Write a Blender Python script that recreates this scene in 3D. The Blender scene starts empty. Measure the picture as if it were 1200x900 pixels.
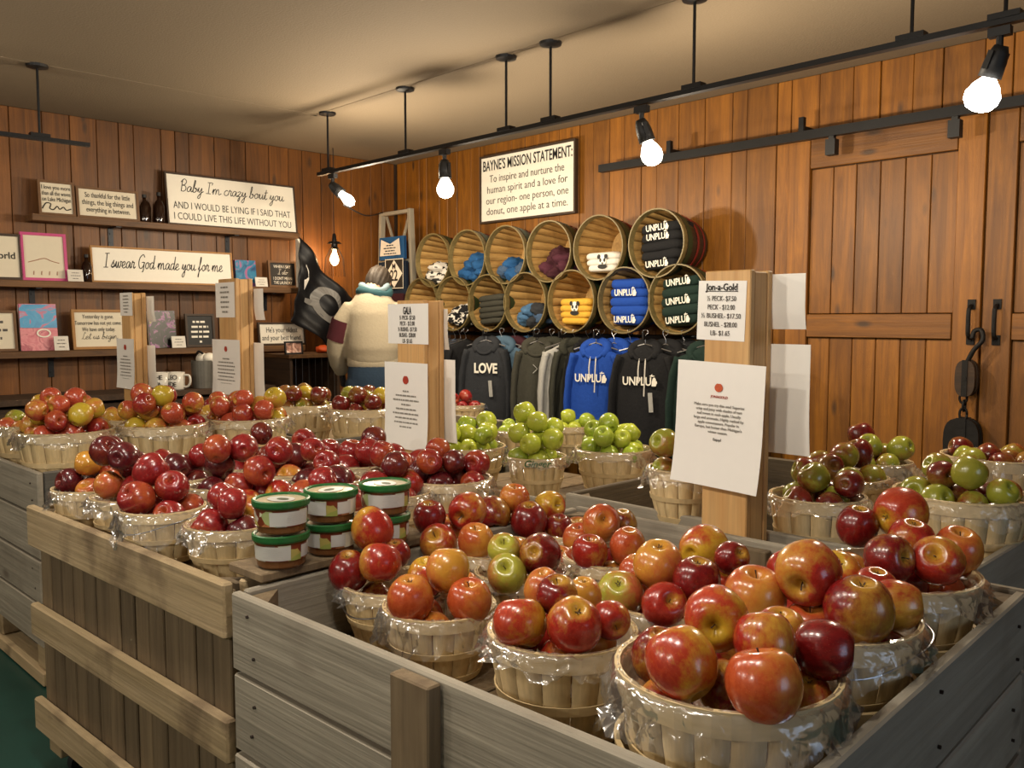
import bpy, bmesh, math, random
from mathutils import Vector, Matrix, noise

random.seed(7)
scene = bpy.context.scene
COL = scene.collection
PI = math.pi

# ------------------------------------------------------------------ camera
FPX, HOR = 1021.0, 374.0                      # focal length and horizon in px of the 1200x900 frame
CAM = Vector((6.496, -4.787, 1.40))
TILT = math.atan((450 - HOR) / FPX)
HEAD = math.radians(43.9)
FH = Vector((-math.cos(HEAD), math.sin(HEAD), 0))
RT = Vector((math.sin(HEAD), math.cos(HEAD), 0))
FW = FH * math.cos(TILT) + Vector((0, 0, -math.sin(TILT)))
UP = RT.cross(FW)
cam_data = bpy.data.cameras.new('camera')
cam_data.sensor_width = 36
cam_data.lens = FPX / 1200 * 36
cam_data.clip_start = 0.05
cam = bpy.data.objects.new('camera', cam_data)
COL.objects.link(cam)
cam.matrix_world = Matrix((
    (RT.x, UP.x, -FW.x, CAM.x), (RT.y, UP.y, -FW.y, CAM.y), (RT.z, UP.z, -FW.z, CAM.z), (0, 0, 0, 1)))
scene.camera = cam

# ------------------------------------------------------------------ world, exposure
scene.view_settings.view_transform = 'Standard'
scene.view_settings.look = 'None'
scene.view_settings.gamma = 1
scene.view_settings.use_curve_mapping = False
scene.view_settings.exposure = -0.48
world = bpy.data.worlds.new('world')
scene.world = world
world.use_nodes = True
world.node_tree.nodes['Background'].inputs[0].default_value = (0.55, 0.7, 1.0, 1)
world.node_tree.nodes['Background'].inputs[1].default_value = 1.0

ROOM_X, ROOM_Y, CEIL = 9.2, -8.6, 2.80
LAMP_COL = (1.0, 0.84, 0.62)
BIN_COL = (1.0, 0.91, 0.78)
def light(name, kind, loc, power, color=LAMP_COL, size=0.05, aim=None, parent=None, angle=120, blend=0.6):
    d = bpy.data.lights.new(name, kind)
    d.energy = power; d.color = color
    if kind == 'AREA':
        d.size = size
    else:
        d.shadow_soft_size = size
    if kind == 'SPOT':
        d.spot_size = math.radians(angle); d.spot_blend = blend
    o = bpy.data.objects.new(name, d)
    COL.objects.link(o)
    o.location = loc
    if aim is not None:
        o.rotation_euler = (Vector(aim) - Vector(loc)).to_track_quat('-Z', 'Y').to_euler()
    return o
# daylight that enters by the window in the side wall (window_1), beside the camera
day = light('window_daylight', 'AREA', (ROOM_X - 0.02, -3.6, 1.55), 18, (0.55, 0.74, 1.0), 1.4, aim=(4.0, -3.6, 1.2))

# ------------------------------------------------------------------ pixel helpers: a pixel is a direction, the plane gives the distance
def ray(x, y):
    return FW * FPX + RT * (x - 600) + UP * (450 - y)
def atz(x, y, z):
    d = ray(x, y); return CAM + d * ((z - CAM.z) / d.z)
def aty(x, y, Y):
    d = ray(x, y); return CAM + d * ((Y - CAM.y) / d.y)
def atx(x, y, X):
    d = ray(x, y); return CAM + d * ((X - CAM.x) / d.x)
def topx(p):
    d = Vector(p) - CAM; z = d.dot(FW)
    return 600 + FPX * d.dot(RT) / z, 450 - FPX * d.dot(UP) / z, z

# ------------------------------------------------------------------ materials
def lin(h):
    h = h.lstrip('#'); out = []
    for i in (0, 2, 4):
        c = int(h[i:i + 2], 16) / 255
        out.append(c / 12.92 if c <= 0.04045 else ((c + 0.055) / 1.055) ** 2.4)
    return (*out, 1)
MATS = {}
class NT:
    def __init__(s, name):
        s.m = bpy.data.materials.new(name); s.m.use_nodes = True
        s.t = s.m.node_tree; s.n = s.t.nodes; s.b = s.n['Principled BSDF']; s.out = s.n['Material Output']
        MATS[name] = s.m
    def add(s, kind, **kw):
        nd = s.n.new(kind)
        for k, v in kw.items():
            if k.startswith('i_'):
                key = k[2:]
                key = int(key) if key.isdigit() else key.replace('_', ' ')
                nd.inputs[key].default_value = v
            else:
                setattr(nd, k, v)
        return nd
    def lk(s, a, b): s.t.links.new(a, b)
    def math(s, op, a, b=None, clamp=False):
        nd = s.n.new('ShaderNodeMath'); nd.operation = op; nd.use_clamp = clamp
        for i, v in enumerate((a, b)):
            if v is None: continue
            if isinstance(v, (int, float)): nd.inputs[i].default_value = v
            else: s.lk(v, nd.inputs[i])
        return nd.outputs[0]
    def mix(s, f, a, b, mode='MIX'):
        nd = s.n.new('ShaderNodeMix'); nd.data_type = 'RGBA'; nd.blend_type = mode
        for sock, v in ((nd.inputs[0], f), (nd.inputs[6], a), (nd.inputs[7], b)):
            if isinstance(v, (int, float, tuple)): sock.default_value = v
            else: s.lk(v, sock)
        return nd.outputs[2]
    def ramp(s, f, stops):
        nd = s.n.new('ShaderNodeValToRGB'); e = nd.color_ramp.elements
        while len(e) < len(stops): e.new(0.5)
        for el, (p, c) in zip(e, stops): el.position = p; el.color = c
        s.lk(f, nd.inputs[0]); return nd.outputs[0]
    def bump(s, h, strength, dist=0.01):
        nd = s.add('ShaderNodeBump', i_Strength=strength, i_Distance=dist)
        s.lk(h, nd.inputs['Height']); s.lk(nd.outputs[0], s.b.inputs['Normal'])

def plain(name, col, rough=0.6, metal=0.0, var=0.08, nscale=30, bump=0.0, spec=0.5):
    if name in MATS: return MATS[name]
    t = NT(name); c = lin(col) if isinstance(col, str) else (*col, 1)
    tc = t.add('ShaderNodeTexCoord'); nz = t.add('ShaderNodeTexNoise', i_Scale=float(nscale), i_Detail=3.0)
    t.lk(tc.outputs['Object'], nz.inputs['Vector'])
    v = t.math('ADD', t.math('MULTIPLY', nz.outputs[0], 2 * var), 1 - var)
    hs = t.add('ShaderNodeHueSaturation'); hs.inputs['Color'].default_value = c; t.lk(v, hs.inputs['Value'])
    t.lk(hs.outputs[0], t.b.inputs['Base Color'])
    t.b.inputs['Roughness'].default_value = rough; t.b.inputs['Metallic'].default_value = metal
    t.b.inputs['Specular IOR Level'].default_value = spec
    if bump: t.bump(nz.outputs[0], bump)
    return t.m

def wood(name, dark, light_, axis='Z', scale=1.0, rough=0.55, vary=0.35, knots=0.5, bump=0.25, stain=0.0):
    if name in MATS: return MATS[name]
    t = NT(name); tc = t.add('ShaderNodeTexCoord'); oi = t.add('ShaderNodeObjectInfo')
    off = t.add('ShaderNodeVectorMath', operation='ADD')
    sc = t.add('ShaderNodeVectorMath', operation='SCALE'); sc.inputs[0].default_value = (37.3, 91.7, 63.1)
    t.lk(oi.outputs['Random'], sc.inputs['Scale']); t.lk(tc.outputs['Object'], off.inputs[0]); t.lk(sc.outputs[0], off.inputs[1])
    mp = t.add('ShaderNodeMapping'); s = [14 * scale] * 3; s['XYZ'.index(axis)] = 1.1 * scale
    mp.inputs['Scale'].default_value = s; t.lk(off.outputs[0], mp.inputs['Vector'])
    n1 = t.add('ShaderNodeTexNoise', i_Scale=1.6, i_Detail=5.0, i_Roughness=0.62, i_Distortion=0.9)
    t.lk(mp.outputs[0], n1.inputs['Vector'])
    mp2 = t.add('ShaderNodeMapping'); s2 = [120 * scale] * 3; s2['XYZ'.index(axis)] = 3.5 * scale
    mp2.inputs['Scale'].default_value = s2; t.lk(off.outputs[0], mp2.inputs['Vector'])
    n2 = t.add('ShaderNodeTexNoise', i_Scale=1.0, i_Detail=3.0); t.lk(mp2.outputs[0], n2.inputs['Vector'])
    c = t.ramp(n1.outputs[0], [(0.28, lin(dark)), (0.75, lin(light_))])
    nb_ = t.add('ShaderNodeTexNoise', i_Scale=3.2, i_Detail=5.0, i_Roughness=0.7); t.lk(off.outputs[0], nb_.inputs['Vector'])
    c = t.mix(t.math('MULTIPLY', t.math('SUBTRACT', nb_.outputs[0], 0.32, True), 0.9), c, lin(dark), 'MIX')
    fine = t.math('ADD', t.math('MULTIPLY', n2.outputs[0], 0.5), 0.75)
    hs = t.add('ShaderNodeHueSaturation'); t.lk(c, hs.inputs['Color'])
    val = t.math('MULTIPLY', fine, t.math('ADD', t.math('MULTIPLY', oi.outputs['Random'], 2 * vary), 1 - vary))
    t.lk(val, hs.inputs['Value']); col = hs.outputs[0]
    if knots:
        mk = t.add('ShaderNodeMapping'); s3 = [7.0] * 3; s3['XYZ'.index(axis)] = 2.6
        mk.inputs['Scale'].default_value = s3; t.lk(off.outputs[0], mk.inputs['Vector'])
        vo = t.add('ShaderNodeTexVoronoi', i_Scale=1.0); t.lk(mk.outputs[0], vo.inputs['Vector'])
        k = t.ramp(vo.outputs['Distance'], [(0.06, (1, 1, 1, 1)), (0.16, (0, 0, 0, 1))])
        col = t.mix(t.math('MULTIPLY', k, knots), col, (0.05, 0.022, 0.008, 1))
    if stain:
        n3 = t.add('ShaderNodeTexNoise', i_Scale=5.0, i_Detail=4.0); t.lk(off.outputs[0], n3.inputs['Vector'])
        k = t.ramp(n3.outputs[0], [(0.55, (0, 0, 0, 1)), (0.68, (1, 1, 1, 1))])
        col = t.mix(t.math('MULTIPLY', k, stain), col, (0.06, 0.028, 0.012, 1))
    t.lk(col, t.b.inputs['Base Color']); t.b.inputs['Roughness'].default_value = rough
    if bump: t.bump(n2.outputs[0], bump, 0.004)
    return t.m

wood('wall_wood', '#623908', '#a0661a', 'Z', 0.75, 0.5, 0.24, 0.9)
wood('wall_wood_shaded', '#4d2c0a', '#835019', 'Z', 0.75, 0.5, 0.28, 0.9)  # left wall copy, colour darkened for the weaker light there
wood('rail_wood', '#5f380a', '#965f18', 'X', 0.75, 0.5, 0.15, 0.9)
wood('dark_grey_x', '#3c3934', '#68635a', 'X', 1.0, 0.8, 0.14, 0.35, 0.4)
wood('brown_wood_z2', '#4a3f30', '#7b6b52', 'X', 1.0, 0.8, 0.2, 0.3, 0.5)
wood('shelf_wood', '#4a3018', '#7d5730', 'X', 1.0, 0.6, 0.15, 0.4)
wood('grey_wood_x', '#837b6c', '#a89f8e', 'X', 0.55, 0.8, 0.10, 0.55, 0.6, stain=0.18)
wood('grey_wood_z', '#837b6c', '#a89f8e', 'Z', 0.55, 0.8, 0.12, 0.45, 0.5)
wood('brown_wood_x', '#98835f', '#bda684', 'X', 0.55, 0.75, 0.14, 0.45, 0.5, stain=0.55)
wood('brown_wood_z', '#5c4c37', '#857256', 'Z', 0.7, 0.8, 0.22, 0.35, 0.5)
wood('dark_wood', '#2a1c10', '#4c3520', 'X', 1.0, 0.7, 0.15, 0.3)
wood('pine_post', '#b98a52', '#d8b27a', 'Z', 0.7, 0.5, 0.08, 0.35, 0.1)
wood('stave', '#c2a878', '#d9c296', 'Z', 1.2, 0.6, 0.10, 0.0, 0.15)
wood('hoop', '#c4aa7a', '#dac59a', 'X', 0.4, 0.6, 0.08, 0.0, 0.1)
wood('old_stave', '#9a7440', '#d2ad6c', 'Z', 1.2, 0.5, 0.14, 0.0, 0.1)
wood('old_outside', '#23150c', '#46301b', 'Z', 1.6, 0.5, 0.15, 0.0, 0.1)
wood('old_rim', '#5e5230', '#8f7c4e', 'X', 1.0, 0.5, 0.1, 0.0, 0.1)
plain('red_band', '#7c1c14', 0.5)
plain('green_band', '#2c3a1e', 0.5)
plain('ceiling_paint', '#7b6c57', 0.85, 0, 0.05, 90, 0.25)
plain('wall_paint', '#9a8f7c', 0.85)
plain('floor_paint', '#0f3d36', 0.42, 0, 0.18, 6)
plain('black_metal', '#121214', 0.45, 0.3)
plain('black_plastic', '#141416', 0.55)
plain('bracket_metal', '#24262a', 0.4, 0.7)
plain('steel', '#b9b9ba', 0.28, 1.0)
plain('wire', '#8f8f92', 0.3, 1.0)
plain('iron', '#1c1917', 0.6, 0.5, 0.2, 20, 0.3)
plain('paper', '#ece8e0', 0.45, 0, 0.02)
plain('paper_gloss', '#efece6', 0.16, 0, 0.02)
plain('ink', '#1b1a19', 0.7)
plain('grey_ink', '#57534e', 0.7)
plain('faint_ink', '#b9b5ae', 0.7)
plain('mid_ink', '#8d8982', 0.7)
plain('red_ink', '#a8341f', 0.7)
plain('white_paint', '#ece7da', 0.55, 0, 0.03)
plain('cream_panel', '#dcd3bd', 0.6, 0, 0.03)
plain('frame_wood', '#6a4a2c', 0.6, 0, 0.2)
plain('frame_light', '#a2753f', 0.6, 0, 0.2)
plain('frame_dark', '#3a2a1c', 0.6, 0, 0.2)
plain('pink_frame', '#c2447f', 0.5)
plain('chalk_black', '#1c1b1b', 0.6)
plain('amber_glass', '#22120a', 0.08, 0.0, 0.1)
plain('silver_foil', '#a79c8a', 0.2, 0.9)

def emitter(name, col, strength):
    t = NT(name)
    t.b.inputs['Base Color'].default_value = (0.8, 0.8, 0.8, 1)
    t.b.inputs['Emission Color'].default_value = (*col, 1)
    t.b.inputs['Emission Strength'].default_value = strength
    return t.m
emitter('bulb_glow', (1.0, 0.90, 0.72), 14.0)
emitter('bulb_glow_strong', (1.0, 0.93, 0.82), 30.0)
emitter('edison_glow', (1.0, 0.72, 0.38), 16.0)

def film(name, keep=0.86, tint=(1, 1, 1), haze=0.07):
    t = NT(name); t.n.remove(t.b)
    tr = t.add('ShaderNodeBsdfTransparent'); tr.inputs[0].default_value = (*tint, 1)
    gl = t.add('ShaderNodeBsdfGlossy', i_Roughness=0.16); gl.inputs[0].default_value = (.9, .9, .9, 1)
    tc = t.add('ShaderNodeTexCoord')
    nz = t.add('ShaderNodeTexNoise', i_Scale=26.0, i_Detail=2.0, i_Distortion=0.6); t.lk(tc.outputs['Object'], nz.inputs['Vector'])
    bp = t.add('ShaderNodeBump', i_Strength=0.8, i_Distance=0.006); t.lk(nz.outputs[0], bp.inputs['Height'])
    t.lk(bp.outputs[0], gl.inputs['Normal'])
    fr = t.add('ShaderNodeFresnel', i_IOR=1.5); t.lk(bp.outputs[0], fr.inputs['Normal'])
    fac = t.math('ADD', t.math('MULTIPLY', fr.outputs[0], 0.55), 1 - keep, True)
    df = t.add('ShaderNodeBsdfDiffuse'); df.inputs[0].default_value = (.9, .9, .9, 1)
    m0 = t.add('ShaderNodeMixShader'); m0.inputs[0].default_value = haze; t.lk(tr.outputs[0], m0.inputs[1]); t.lk(df.outputs[0], m0.inputs[2])
    mx = t.add('ShaderNodeMixShader'); t.lk(fac, mx.inputs[0]); t.lk(m0.outputs[0], mx.inputs[1]); t.lk(gl.outputs[0], mx.inputs[2])
    t.lk(mx.outputs[0], t.out.inputs[0]); return t.m
film('clear_film', 0.975)
film('window_glass', 0.97, haze=0.0)

def apple_mat(name, base1, base2, red1, red2, cover, streak=0.5, cheek=0.45, rnd=0.25, rough=0.24, green=0.8):
    t = NT(name); tc = t.add('ShaderNodeTexCoord'); oi = t.add('ShaderNodeObjectInfo')
    off = t.add('ShaderNodeVectorMath', operation='ADD'); sc = t.add('ShaderNodeVectorMath', operation='SCALE')
    sc.inputs[0].default_value = (17.3, 51.7, 33.1); t.lk(oi.outputs['Random'], sc.inputs['Scale'])
    t.lk(tc.outputs['Object'], off.inputs[0]); t.lk(sc.outputs[0], off.inputs[1])
    sp = t.add('ShaderNodeSeparateXYZ'); t.lk(tc.outputs['Object'], sp.inputs[0])
    n1 = t.add('ShaderNodeTexNoise', i_Scale=1.5, i_Detail=4.0, i_Distortion=0.4); t.lk(off.outputs[0], n1.inputs['Vector'])
    mp = t.add('ShaderNodeMapping'); mp.inputs['Scale'].default_value = (9, 9, 1.1); t.lk(off.outputs[0], mp.inputs['Vector'])
    n2 = t.add('ShaderNodeTexNoise', i_Scale=1.0, i_Detail=3.0, i_Distortion=0.5); t.lk(mp.outputs[0], n2.inputs['Vector'])
    r2 = t.math('MULTIPLY', t.math('FRACT', t.math('MULTIPLY', oi.outputs['Random'], 13.37)), 1.0)
    rad = t.math('SQRT', t.math('ADD', t.math('MULTIPLY', sp.outputs[0], sp.outputs[0]), t.math('MULTIPLY', sp.outputs[1], sp.outputs[1])))
    polar = t.math('SUBTRACT', 1.0, t.math('MULTIPLY', rad, 1.75), True)      # near stem and calyx
    f = t.math('ADD', t.math('MULTIPLY', sp.outputs[0], cheek), cover)
    f = t.math('ADD', f, t.math('MULTIPLY', t.math('SUBTRACT', n1.outputs[0], 0.5), 1.3))
    f = t.math('ADD', f, t.math('MULTIPLY', t.math('SUBTRACT', n2.outputs[0], 0.5), streak))
    f = t.math('ADD', f, t.math('MULTIPLY', t.math('SUBTRACT', r2, 0.5), 2 * rnd))
    f = t.math('SUBTRACT', f, t.math('MULTIPLY', polar, green))
    n4 = t.add('ShaderNodeTexNoise', i_Scale=4.5, i_Detail=5.0, i_Roughness=0.7); t.lk(off.outputs[0], n4.inputs['Vector'])
    f = t.math('ADD', f, t.math('MULTIPLY', t.math('SUBTRACT', n4.outputs[0], 0.5), 0.7))
    f = t.math('ADD', f, 0.0)
    rp = t.ramp(f, [(0.16, (0, 0, 0, 1)), (0.88, (1, 1, 1, 1))])
    n3 = t.add('ShaderNodeTexNoise', i_Scale=5.0, i_Detail=6.0, i_Roughness=0.65, i_Distortion=0.8); t.lk(off.outputs[0], n3.inputs['Vector'])
    base = t.mix(n1.outputs[0], lin(base1), lin(base2)); rm = t.ramp(t.math('ADD', t.math('MULTIPLY', n2.outputs[0], 0.35), t.math('MULTIPLY', n3.outputs[0], 0.65)), [(0.36, (0, 0, 0, 1)), (0.64, (1, 1, 1, 1))])
    red = t.mix(rm, lin(red1), lin(red2))
    base = t.mix(1.0, base, (.80, .74, .70, 1), 'MULTIPLY')
    col = t.mix(rp, base, red)
    vo = t.add('ShaderNodeTexVoronoi', i_Scale=13.0); t.lk(off.outputs[0], vo.inputs['Vector'])
    dots = t.ramp(vo.outputs['Distance'], [(0.04, (1, 1, 1, 1)), (0.13, (0, 0, 0, 1))])
    col = t.mix(t.math('MULTIPLY', dots, 0.28), col, (0.75, 0.55, 0.28, 1))
    t.lk(col, t.b.inputs['Base Color'])
    t.b.inputs['Roughness'].default_value = rough
    t.b.inputs['Specular IOR Level'].default_value = 0.55
    t.b.inputs['Coat Weight'].default_value = 0.25; t.b.inputs['Coat Roughness'].default_value = 0.12
    t.b.inputs['Subsurface Weight'].default_value = 0.0
    t.bump(n2.outputs[0], 0.04, 0.03)
    return t.m
# key: (material args, words)
APPLES = {
    'deep':   (('#b98a2a', '#c9a545', '#5a0d10', '#7e1515', 0.98), 'deep red apple'),
    'red':    (('#cf9a35', '#d8b04a', '#861a15', '#a32c1e', 0.86), 'bright red apple'),
    'orange': (('#d59a40', '#cf8a38', '#a03c1c', '#b5522a', 0.80), 'orange red apple'),
    'yellow': (('#d9ac2e', '#d3b840', '#97281a', '#ad3f22', 0.58), 'red-blushed yellow apple'),
    'lime':   (('#a9b23a', '#c4bf52', '#a8502f', '#b0603a', 0.36), 'pink-blushed green apple'),
    'plum':   (('#7b2a1e', '#8c3a22', '#3f0d14', '#5e141b', 0.95), 'dark plum red apple'),
    'cherry': (('#b5502c', '#c06a34', '#741419', '#942422', 0.92), 'cherry red apple'),
    'peach':  (('#d8a33e', '#cf9336', '#ac4a2c', '#b8603a', 0.62), 'orange and yellow apple'),
    'gala':   (('#d2a63c', '#cdae4c', '#9c3222', '#b25236', 0.78), 'yellow-streaked rosy apple'),
    'gold':   (('#cfae2f', '#c2b640', '#bb5a2e', '#c77842', 0.14), 'golden yellow apple'),
    'green':  (('#aac432', '#ccd85a', '#a4ba30', '#c4c94a', 0.30), 'bright green apple'),
    'jade':   (('#8fb030', '#b0c44c', '#8ba832', '#aab83e', 0.30), 'shiny mid green apple'),
    'mac':    (('#8f9632', '#a3a23c', '#6e1c14', '#8a3020', 0.50), 'green and dark red apple'),
    'macred': (('#8a6a2c', '#96722e', '#4d0d0f', '#741a15', 0.72), 'dark mahogany red apple'),
    'macgreen': (('#8d9c30', '#a9ac40', '#8a4a28', '#92602e', 0.20), 'olive green apple'),
}
for k, (a, w) in APPLES.items():
    apple_mat('apple_' + k, *a, green=0.35 if k in ('plum', 'cherry', 'macred') else 0.8)
plain('apple_stem', '#3a2412', 0.8)

# ------------------------------------------------------------------ mesh builder
class MB:
    def __init__(s): s.v = []; s.f = []; s.mi = []; s.cur = 0
    def face(s, *idx): s.f.append(idx); s.mi.append(s.cur)
    def box(s, c, size, rot=None):
        c = Vector(c); h = Vector(size) / 2; b = len(s.v)
        for dz in (-1, 1):
            for dx, dy in ((-1, -1), (1, -1), (1, 1), (-1, 1)):
                p = Vector((dx * h.x, dy * h.y, dz * h.z))
                if rot is not None: p = rot @ p
                s.v.append(c + p)
        for q in ((3, 2, 1, 0), (4, 5, 6, 7), (0, 1, 5, 4), (1, 2, 6, 5), (2, 3, 7, 6), (3, 0, 4, 7)):
            s.face(*[b + i for i in q])
        return s
    def tube(s, pts, r, n=8, cap=True, flat=1.0):
        pts = [Vector(p) for p in pts]; rings = []; prev = None
        for i, p in enumerate(pts):
            t = (pts[min(i + 1, len(pts) - 1)] - pts[max(i - 1, 0)])
            t = t.normalized() if t.length > 1e-9 else Vector((0, 0, 1))
            if prev is None:
                a = Vector((0, 0, 1)) if abs(t.z) < 0.9 else Vector((1, 0, 0))
                u = t.cross(a).normalized()
            else:
                u = (prev - t * prev.dot(t)); u = u.normalized() if u.length > 1e-6 else t.orthogonal().normalized()
            prev = u; w = t.cross(u); rr = r[i] if isinstance(r, (list, tuple)) else r
            b = len(s.v)
            for k in range(n):
                an = 2 * PI * k / n
                s.v.append(p + u * (math.cos(an) * rr) + w * (math.sin(an) * rr * flat))
            rings.append(b)
        for a, b in zip(rings, rings[1:]):
            for k in range(n): s.face(a + k, a + (k + 1) % n, b + (k + 1) % n, b + k)
        if cap:
            s.face(*[rings[0] + k for k in reversed(range(n))]); s.face(*[rings[-1] + k for k in range(n)])
        return s
    def lathe(s, prof, n=24, c=(0, 0, 0), closed=False, fn=None):
        c = Vector(c); rings = []
        for r, z in prof:
            b = len(s.v)
            for k in range(n):
                a = 2 * PI * k / n; p = Vector((r * math.cos(a), r * math.sin(a), z))
                if fn: p = fn(p, a)
                s.v.append(c + p)
            rings.append(b)
        seq = list(zip(rings, rings[1:])) + ([(rings[-1], rings[0])] if closed else [])
        for a, b in seq:
            for k in range(n): s.face(a + k, a + (k + 1) % n, b + (k + 1) % n, b + k)
        return s
    def disc(s, c, r, n=20, up=True):
        b = len(s.v); c = Vector(c)
        for k in range(n): s.v.append(c + Vector((r * math.cos(2 * PI * k / n), r * math.sin(2 * PI * k / n), 0)))
        s.face(*([b + k for k in range(n)] if up else [b + k for k in reversed(range(n))])); return s
    def prism(s, poly, y0, y1):
        """outline in the local XZ plane, thickness along Y (front is y0)"""
        b = len(s.v); n = len(poly)
        for y in (y0, y1):
            for x, z in poly: s.v.append(Vector((x, y, z)))
        s.face(*[b + i for i in range(n)]); s.face(*[b + n + i for i in reversed(range(n))])
        for i in range(n): j = (i + 1) % n; s.face(b + j, b + i, b + n + i, b + n + j)
        return s
    def ellipsoid(s, c, r, nu=16, nv=10, rot=None, fn=None):
        c = Vector(c); rings = []
        for j in range(1, nv):
            ph = PI * j / nv; b = len(s.v)
            for k in range(nu):
                a = 2 * PI * k / nu
                p = Vector((r[0] * math.sin(ph) * math.cos(a), r[1] * math.sin(ph) * math.sin(a), r[2] * math.cos(ph)))
                if fn: p = fn(p)
                if rot is not None: p = rot @ p
                s.v.append(c + p)
            rings.append(b)
        ends = []
        for z in (r[2], -r[2]):
            p = Vector((0, 0, z))
            if fn: p = fn(p)
            if rot is not None: p = rot @ p
            ends.append(len(s.v)); s.v.append(c + p)
        for a, b in zip(rings, rings[1:]):
            for k in range(nu): s.face(a + k, b + k, b + (k + 1) % nu, a + (k + 1) % nu)
        for k in range(nu):
            s.face(ends[0], rings[0] + k, rings[0] + (k + 1) % nu); s.face(ends[1], rings[-1] + (k + 1) % nu, rings[-1] + k)
        return s
    def grid(s, fn, nu, nv):
        b = len(s.v)
        for j in range(nv + 1):
            for i in range(nu + 1): s.v.append(Vector(fn(i / nu, j / nv)))
        for j in range(nv):
            for i in range(nu):
                a = b + j * (nu + 1) + i; s.face(a, a + 1, a + nu + 2, a + nu + 1)
        return s
    def mesh(s, name, smooth=False):
        me = bpy.data.meshes.new(name); me.from_pydata([tuple(p) for p in s.v], [], s.f); me.update()
        if smooth: me.polygons.foreach_set('use_smooth', [True] * len(me.polygons))
        if any(s.mi): me.polygons.foreach_set('material_index', s.mi)
        return me
    def build(s, name, mat, parent=None, loc=(0, 0, 0), rot=(0, 0, 0), smooth=False):
        return link(name, s.mesh(name, smooth), mat, parent, loc, rot)

def link(name, me, mat, parent=None, loc=(0, 0, 0), rot=(0, 0, 0)):
    o = bpy.data.objects.new(name, me); COL.objects.link(o)
    for m in (mat if isinstance(mat, (list, tuple)) else [mat]):
        if m is None: continue
        m = MATS[m] if isinstance(m, str) else m
        if len(me.materials) < (len(mat) if isinstance(mat, (list, tuple)) else 1): me.materials.append(m)
    o.parent = parent; o.location = loc; o.rotation_euler = rot
    return o
def share(name, me, mat, parent=None, loc=(0, 0, 0), rot=(0, 0, 0), scale=None):
    """object on shared mesh data with an object-level material"""
    o = bpy.data.objects.new(name, me); COL.objects.link(o)
    if not me.materials: me.materials.append(MATS[mat])
    if me.materials[0] != MATS[mat]:
        o.material_slots[0].link = 'OBJECT'; o.material_slots[0].material = MATS[mat]
    o.parent = parent; o.location = loc; o.rotation_euler = rot
    if scale: o.scale = scale
    return o
def thing(name, label, cat, loc=(0, 0, 0), rot=(0, 0, 0), group=None):
    o = bpy.data.objects.new(name, None); COL.objects.link(o)
    o.location = loc; o.rotation_euler = rot; o.empty_display_size = 0.05
    return tag(o, label, cat, group)
def tag(o, label, cat, group=None):
    o['label'] = label; o['category'] = cat
    if group: o['group'] = group
    return o
def struct(o): o['kind'] = 'structure'; return o
_planks = {}
def plank(name, size, loc, mat, parent=None, rot=(0, 0, 0), bevel=0.003):
    key = tuple(round(v, 3) for v in size)
    if key not in _planks:
        bm = bmesh.new(); bmesh.ops.create_cube(bm, size=1)
        for v in bm.verts: v.co = Vector((v.co.x * size[0], v.co.y * size[1], v.co.z * size[2]))
        if bevel: bmesh.ops.bevel(bm, geom=list(bm.edges), offset=min(bevel, min(size) * 0.3), segments=1, affect='EDGES')
        me = bpy.data.meshes.new('plank'); bm.to_mesh(me); bm.free(); _planks[key] = me
    return share(name, _planks[key], mat, parent, loc, rot)

def remesh(mb, voxel, name, mat, parent, smooth_it=6):
    me = mb.mesh(name); tmp = bpy.data.objects.new('tmp', me); COL.objects.link(tmp)
    md = tmp.modifiers.new('r', 'REMESH'); md.mode = 'VOXEL'; md.voxel_size = voxel
    sm = tmp.modifiers.new('s', 'SMOOTH'); sm.factor = 0.5; sm.iterations = smooth_it
    dg = bpy.context.evaluated_depsgraph_get(); dg.update()
    out = bpy.data.meshes.new_from_object(tmp.evaluated_get(dg)); bpy.data.objects.remove(tmp)
    out.polygons.foreach_set('use_smooth', [True] * len(out.polygons))
    out.materials.clear()
    return link(name, out, mat, parent)

# ------------------------------------------------------------------ lettering
_txt = {}
def text_mesh(body, size=1.0, bold=0.0, shear=0.0, align='CENTER', sx=1.0, line=1.0):
    key = (body, size, bold, shear, align, sx, line)
    if key in _txt: return _txt[key]
    cu = bpy.data.curves.new('t', 'FONT'); cu.body = body; cu.size = size; cu.align_x = align; cu.align_y = 'CENTER'
    cu.offset = bold * size; cu.shear = shear; cu.space_line = line; cu.extrude = 0.0006; cu.resolution_u = 3
    o = bpy.data.objects.new('t', cu); COL.objects.link(o)
    dg = bpy.context.evaluated_depsgraph_get(); dg.update()
    me = bpy.data.meshes.new_from_object(o.evaluated_get(dg)); bpy.data.objects.remove(o); bpy.data.curves.remove(cu)
    for v in me.vertices: v.co = (v.co.x * sx, -v.co.z, v.co.y)      # stand it up: text plane XZ, front -Y
    me.materials.clear(); me.name = 'lettering'
    _txt[key] = me; return me
def text(body, size, mat, parent, loc, rot=(0, 0, 0), name='lettering', fit=None, **kw):
    me = text_mesh(body, size, **kw)
    if fit and me.vertices:
        w = max(v.co.x for v in me.vertices) - min(v.co.x for v in me.vertices)
        if w > 1e-6 and w > fit * 1.0:
            me = me.copy()
            for v in me.vertices: v.co.x *= fit / w
    return share(name, me, mat, parent, loc, rot)
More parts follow.
